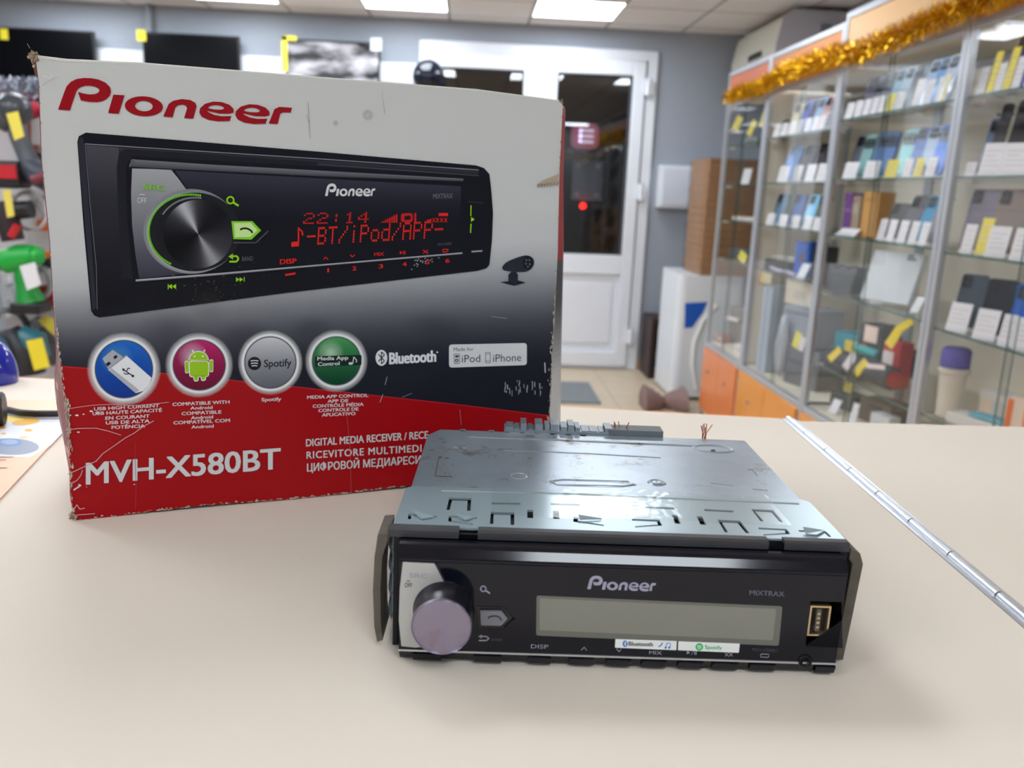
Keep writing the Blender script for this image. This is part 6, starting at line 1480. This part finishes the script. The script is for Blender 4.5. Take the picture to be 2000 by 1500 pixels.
# the two white stickers
BL_ = (36, 108, 196)
ik = Ink(RM @ Vector((0, FY-.0003, 0)), fn, .00004)
ik.poly(rquad([(1202, 1248), (1322, 1252), (1321, 1270), (1201, 1265)], .08), (226, 228, 226)).up()
ik.poly(circ(1221, 1257.5, 5, 6.4, 20), BL_).up(); ik.strip([(1218.6, 1255), (1223.4, 1260), (1221, 1262), (1221, 1253), (1223.4, 1255), (1218.6, 1260)], .8, (236, 238, 240))
ik.text('Bluetooth', (1228, 1261), (1275, 1262.5), 8.4, (40, 42, 48), .02)
ik.strip([(1286, 1263), (1291, 1261), (1294, 1255)], 2.2, BL_); ik.poly(circ(1300, 1265, 2.2, n=10), BL_); ik.poly(circ(1307, 1265, 2.2, n=10), BL_); ik.strip([(1301.5, 1265), (1302, 1256), (1309.5, 1256.5), (1309, 1265)], 1.2, BL_)
ik.build('white_sticker', rt)['label'] = 'left white sticker'
ik = Ink(RM @ Vector((0, FY-.0003, 0)), fn, .00004); GN = (40, 176, 84)
ik.poly(rquad([(1325, 1252.5), (1445, 1257), (1443, 1275), (1324, 1270)], .08), (226, 228, 226)).up()
ik.poly(circ(1366, 1263.5, 7.4, n=24), GN).up()
for dy, r_ in ((-2.6, 4.6), (0, 4), (2.6, 3.2)): ik.strip([(1366-r_, 1264.4+dy), (1366, 1263.2+dy), (1366+r_, 1264.8+dy)], 1.1, (236, 240, 236))
ik.text('Spotify', (1377, 1267.5), (1410, 1269), 8, GN, .01)
ik.build('white_sticker', rt)['label'] = 'right white sticker with green mark'
# socket inside its recess
cU = F_(1600, 1214); u0 = F_(1582, 1184); u1 = F_(1619, 1244)
ux0, ux1, uz0, uz1 = min(u0.x, u1.x)+.0004, max(u0.x, u1.x)-.0004, u1.z, u0.z
GLD = mat((206, 186, 150), .25, .9, name='pale_gold')
b = RB_(); e = .0007; y0 = FY+.0004; y1 = FY+DEP-.0002
b.box((ux0, y0, uz0), (ux0+e, y1, uz1)).box((ux1-e, y0, uz0), (ux1, y1, uz1)).box((ux0+e, y0, uz0), (ux1-e, y1, uz0+e)).box((ux0+e, y0, uz1-e), (ux1-e, y1, uz1)); us = b.build('usb_socket', GLD, rt)
b = RB_(); b.box((ux0+e+.0001, y0+.003, uz0+e), (ux1-e-.0001, y1, uz1-e)); b.build('socket_floor', mat((34, 28, 26), .6), us)
b = RB_(); xm = (ux0+ux1)/2; b.box((xm-.0011, y0+.0006, uz0+.0018), (xm+.0007, y0+.003, uz1-.0018)); b.build('socket_tongue', mat((92, 84, 80), .5), us)
for i in range(4):
    b = RB_(); z_ = uz0+.0026+(uz1-uz0-.0052)*(i+.5)/4; b.box((xm-.0008, y0+.0004, z_-.0004), (xm+.0004, y0+.0006, z_+.0004)); b.build('contact', GLD, us)
b = RB_(); p = F_(1572, 1291); b.lathe([(.0014, .0012), (.0015, .0008), (.0024, .0010), (.0029, .0004), (.0030, -.0004)], (p.x, FY, p.z), 32, M=Matrix.Rotation(PI/2, 3, 'X')); b.lathe([(0, -.0002), (.0014, -.0001), (.0014, .0012)], (p.x, FY-.0002, p.z), 24, M=Matrix.Rotation(PI/2, 3, 'X')); b.build('audio_jack', MBK, rt)
# buttons below the line
def button(x0, x1, y, nm='preset_button'):
    a = rf(x0, y).x; c = rf(x1, y).x; b = RB_()
    pr = [(-.0150, .0050), (-.0143, .0053), (-.0128, .0050), (-.0112, .0018), (-.0124, .0012), (-.0136, .0016)]
    b.prism([(a, y_, z_) for y_, z_ in pr], (c-a, 0, 0)); bev(b.build(nm, GB, rt), .0005, 2)
for x0, x1 in ((1031, 1076), (1111, 1160), (1184, 1233), (1254, 1302), (1325, 1374), (1393, 1443), (1466, 1516)): button(x0, x1, 1290)
button(925, 980, 1284, 'seek_button'); button(806, 862, 1284, 'seek_button'); button(1592, 1630, 1312, 'release_button')
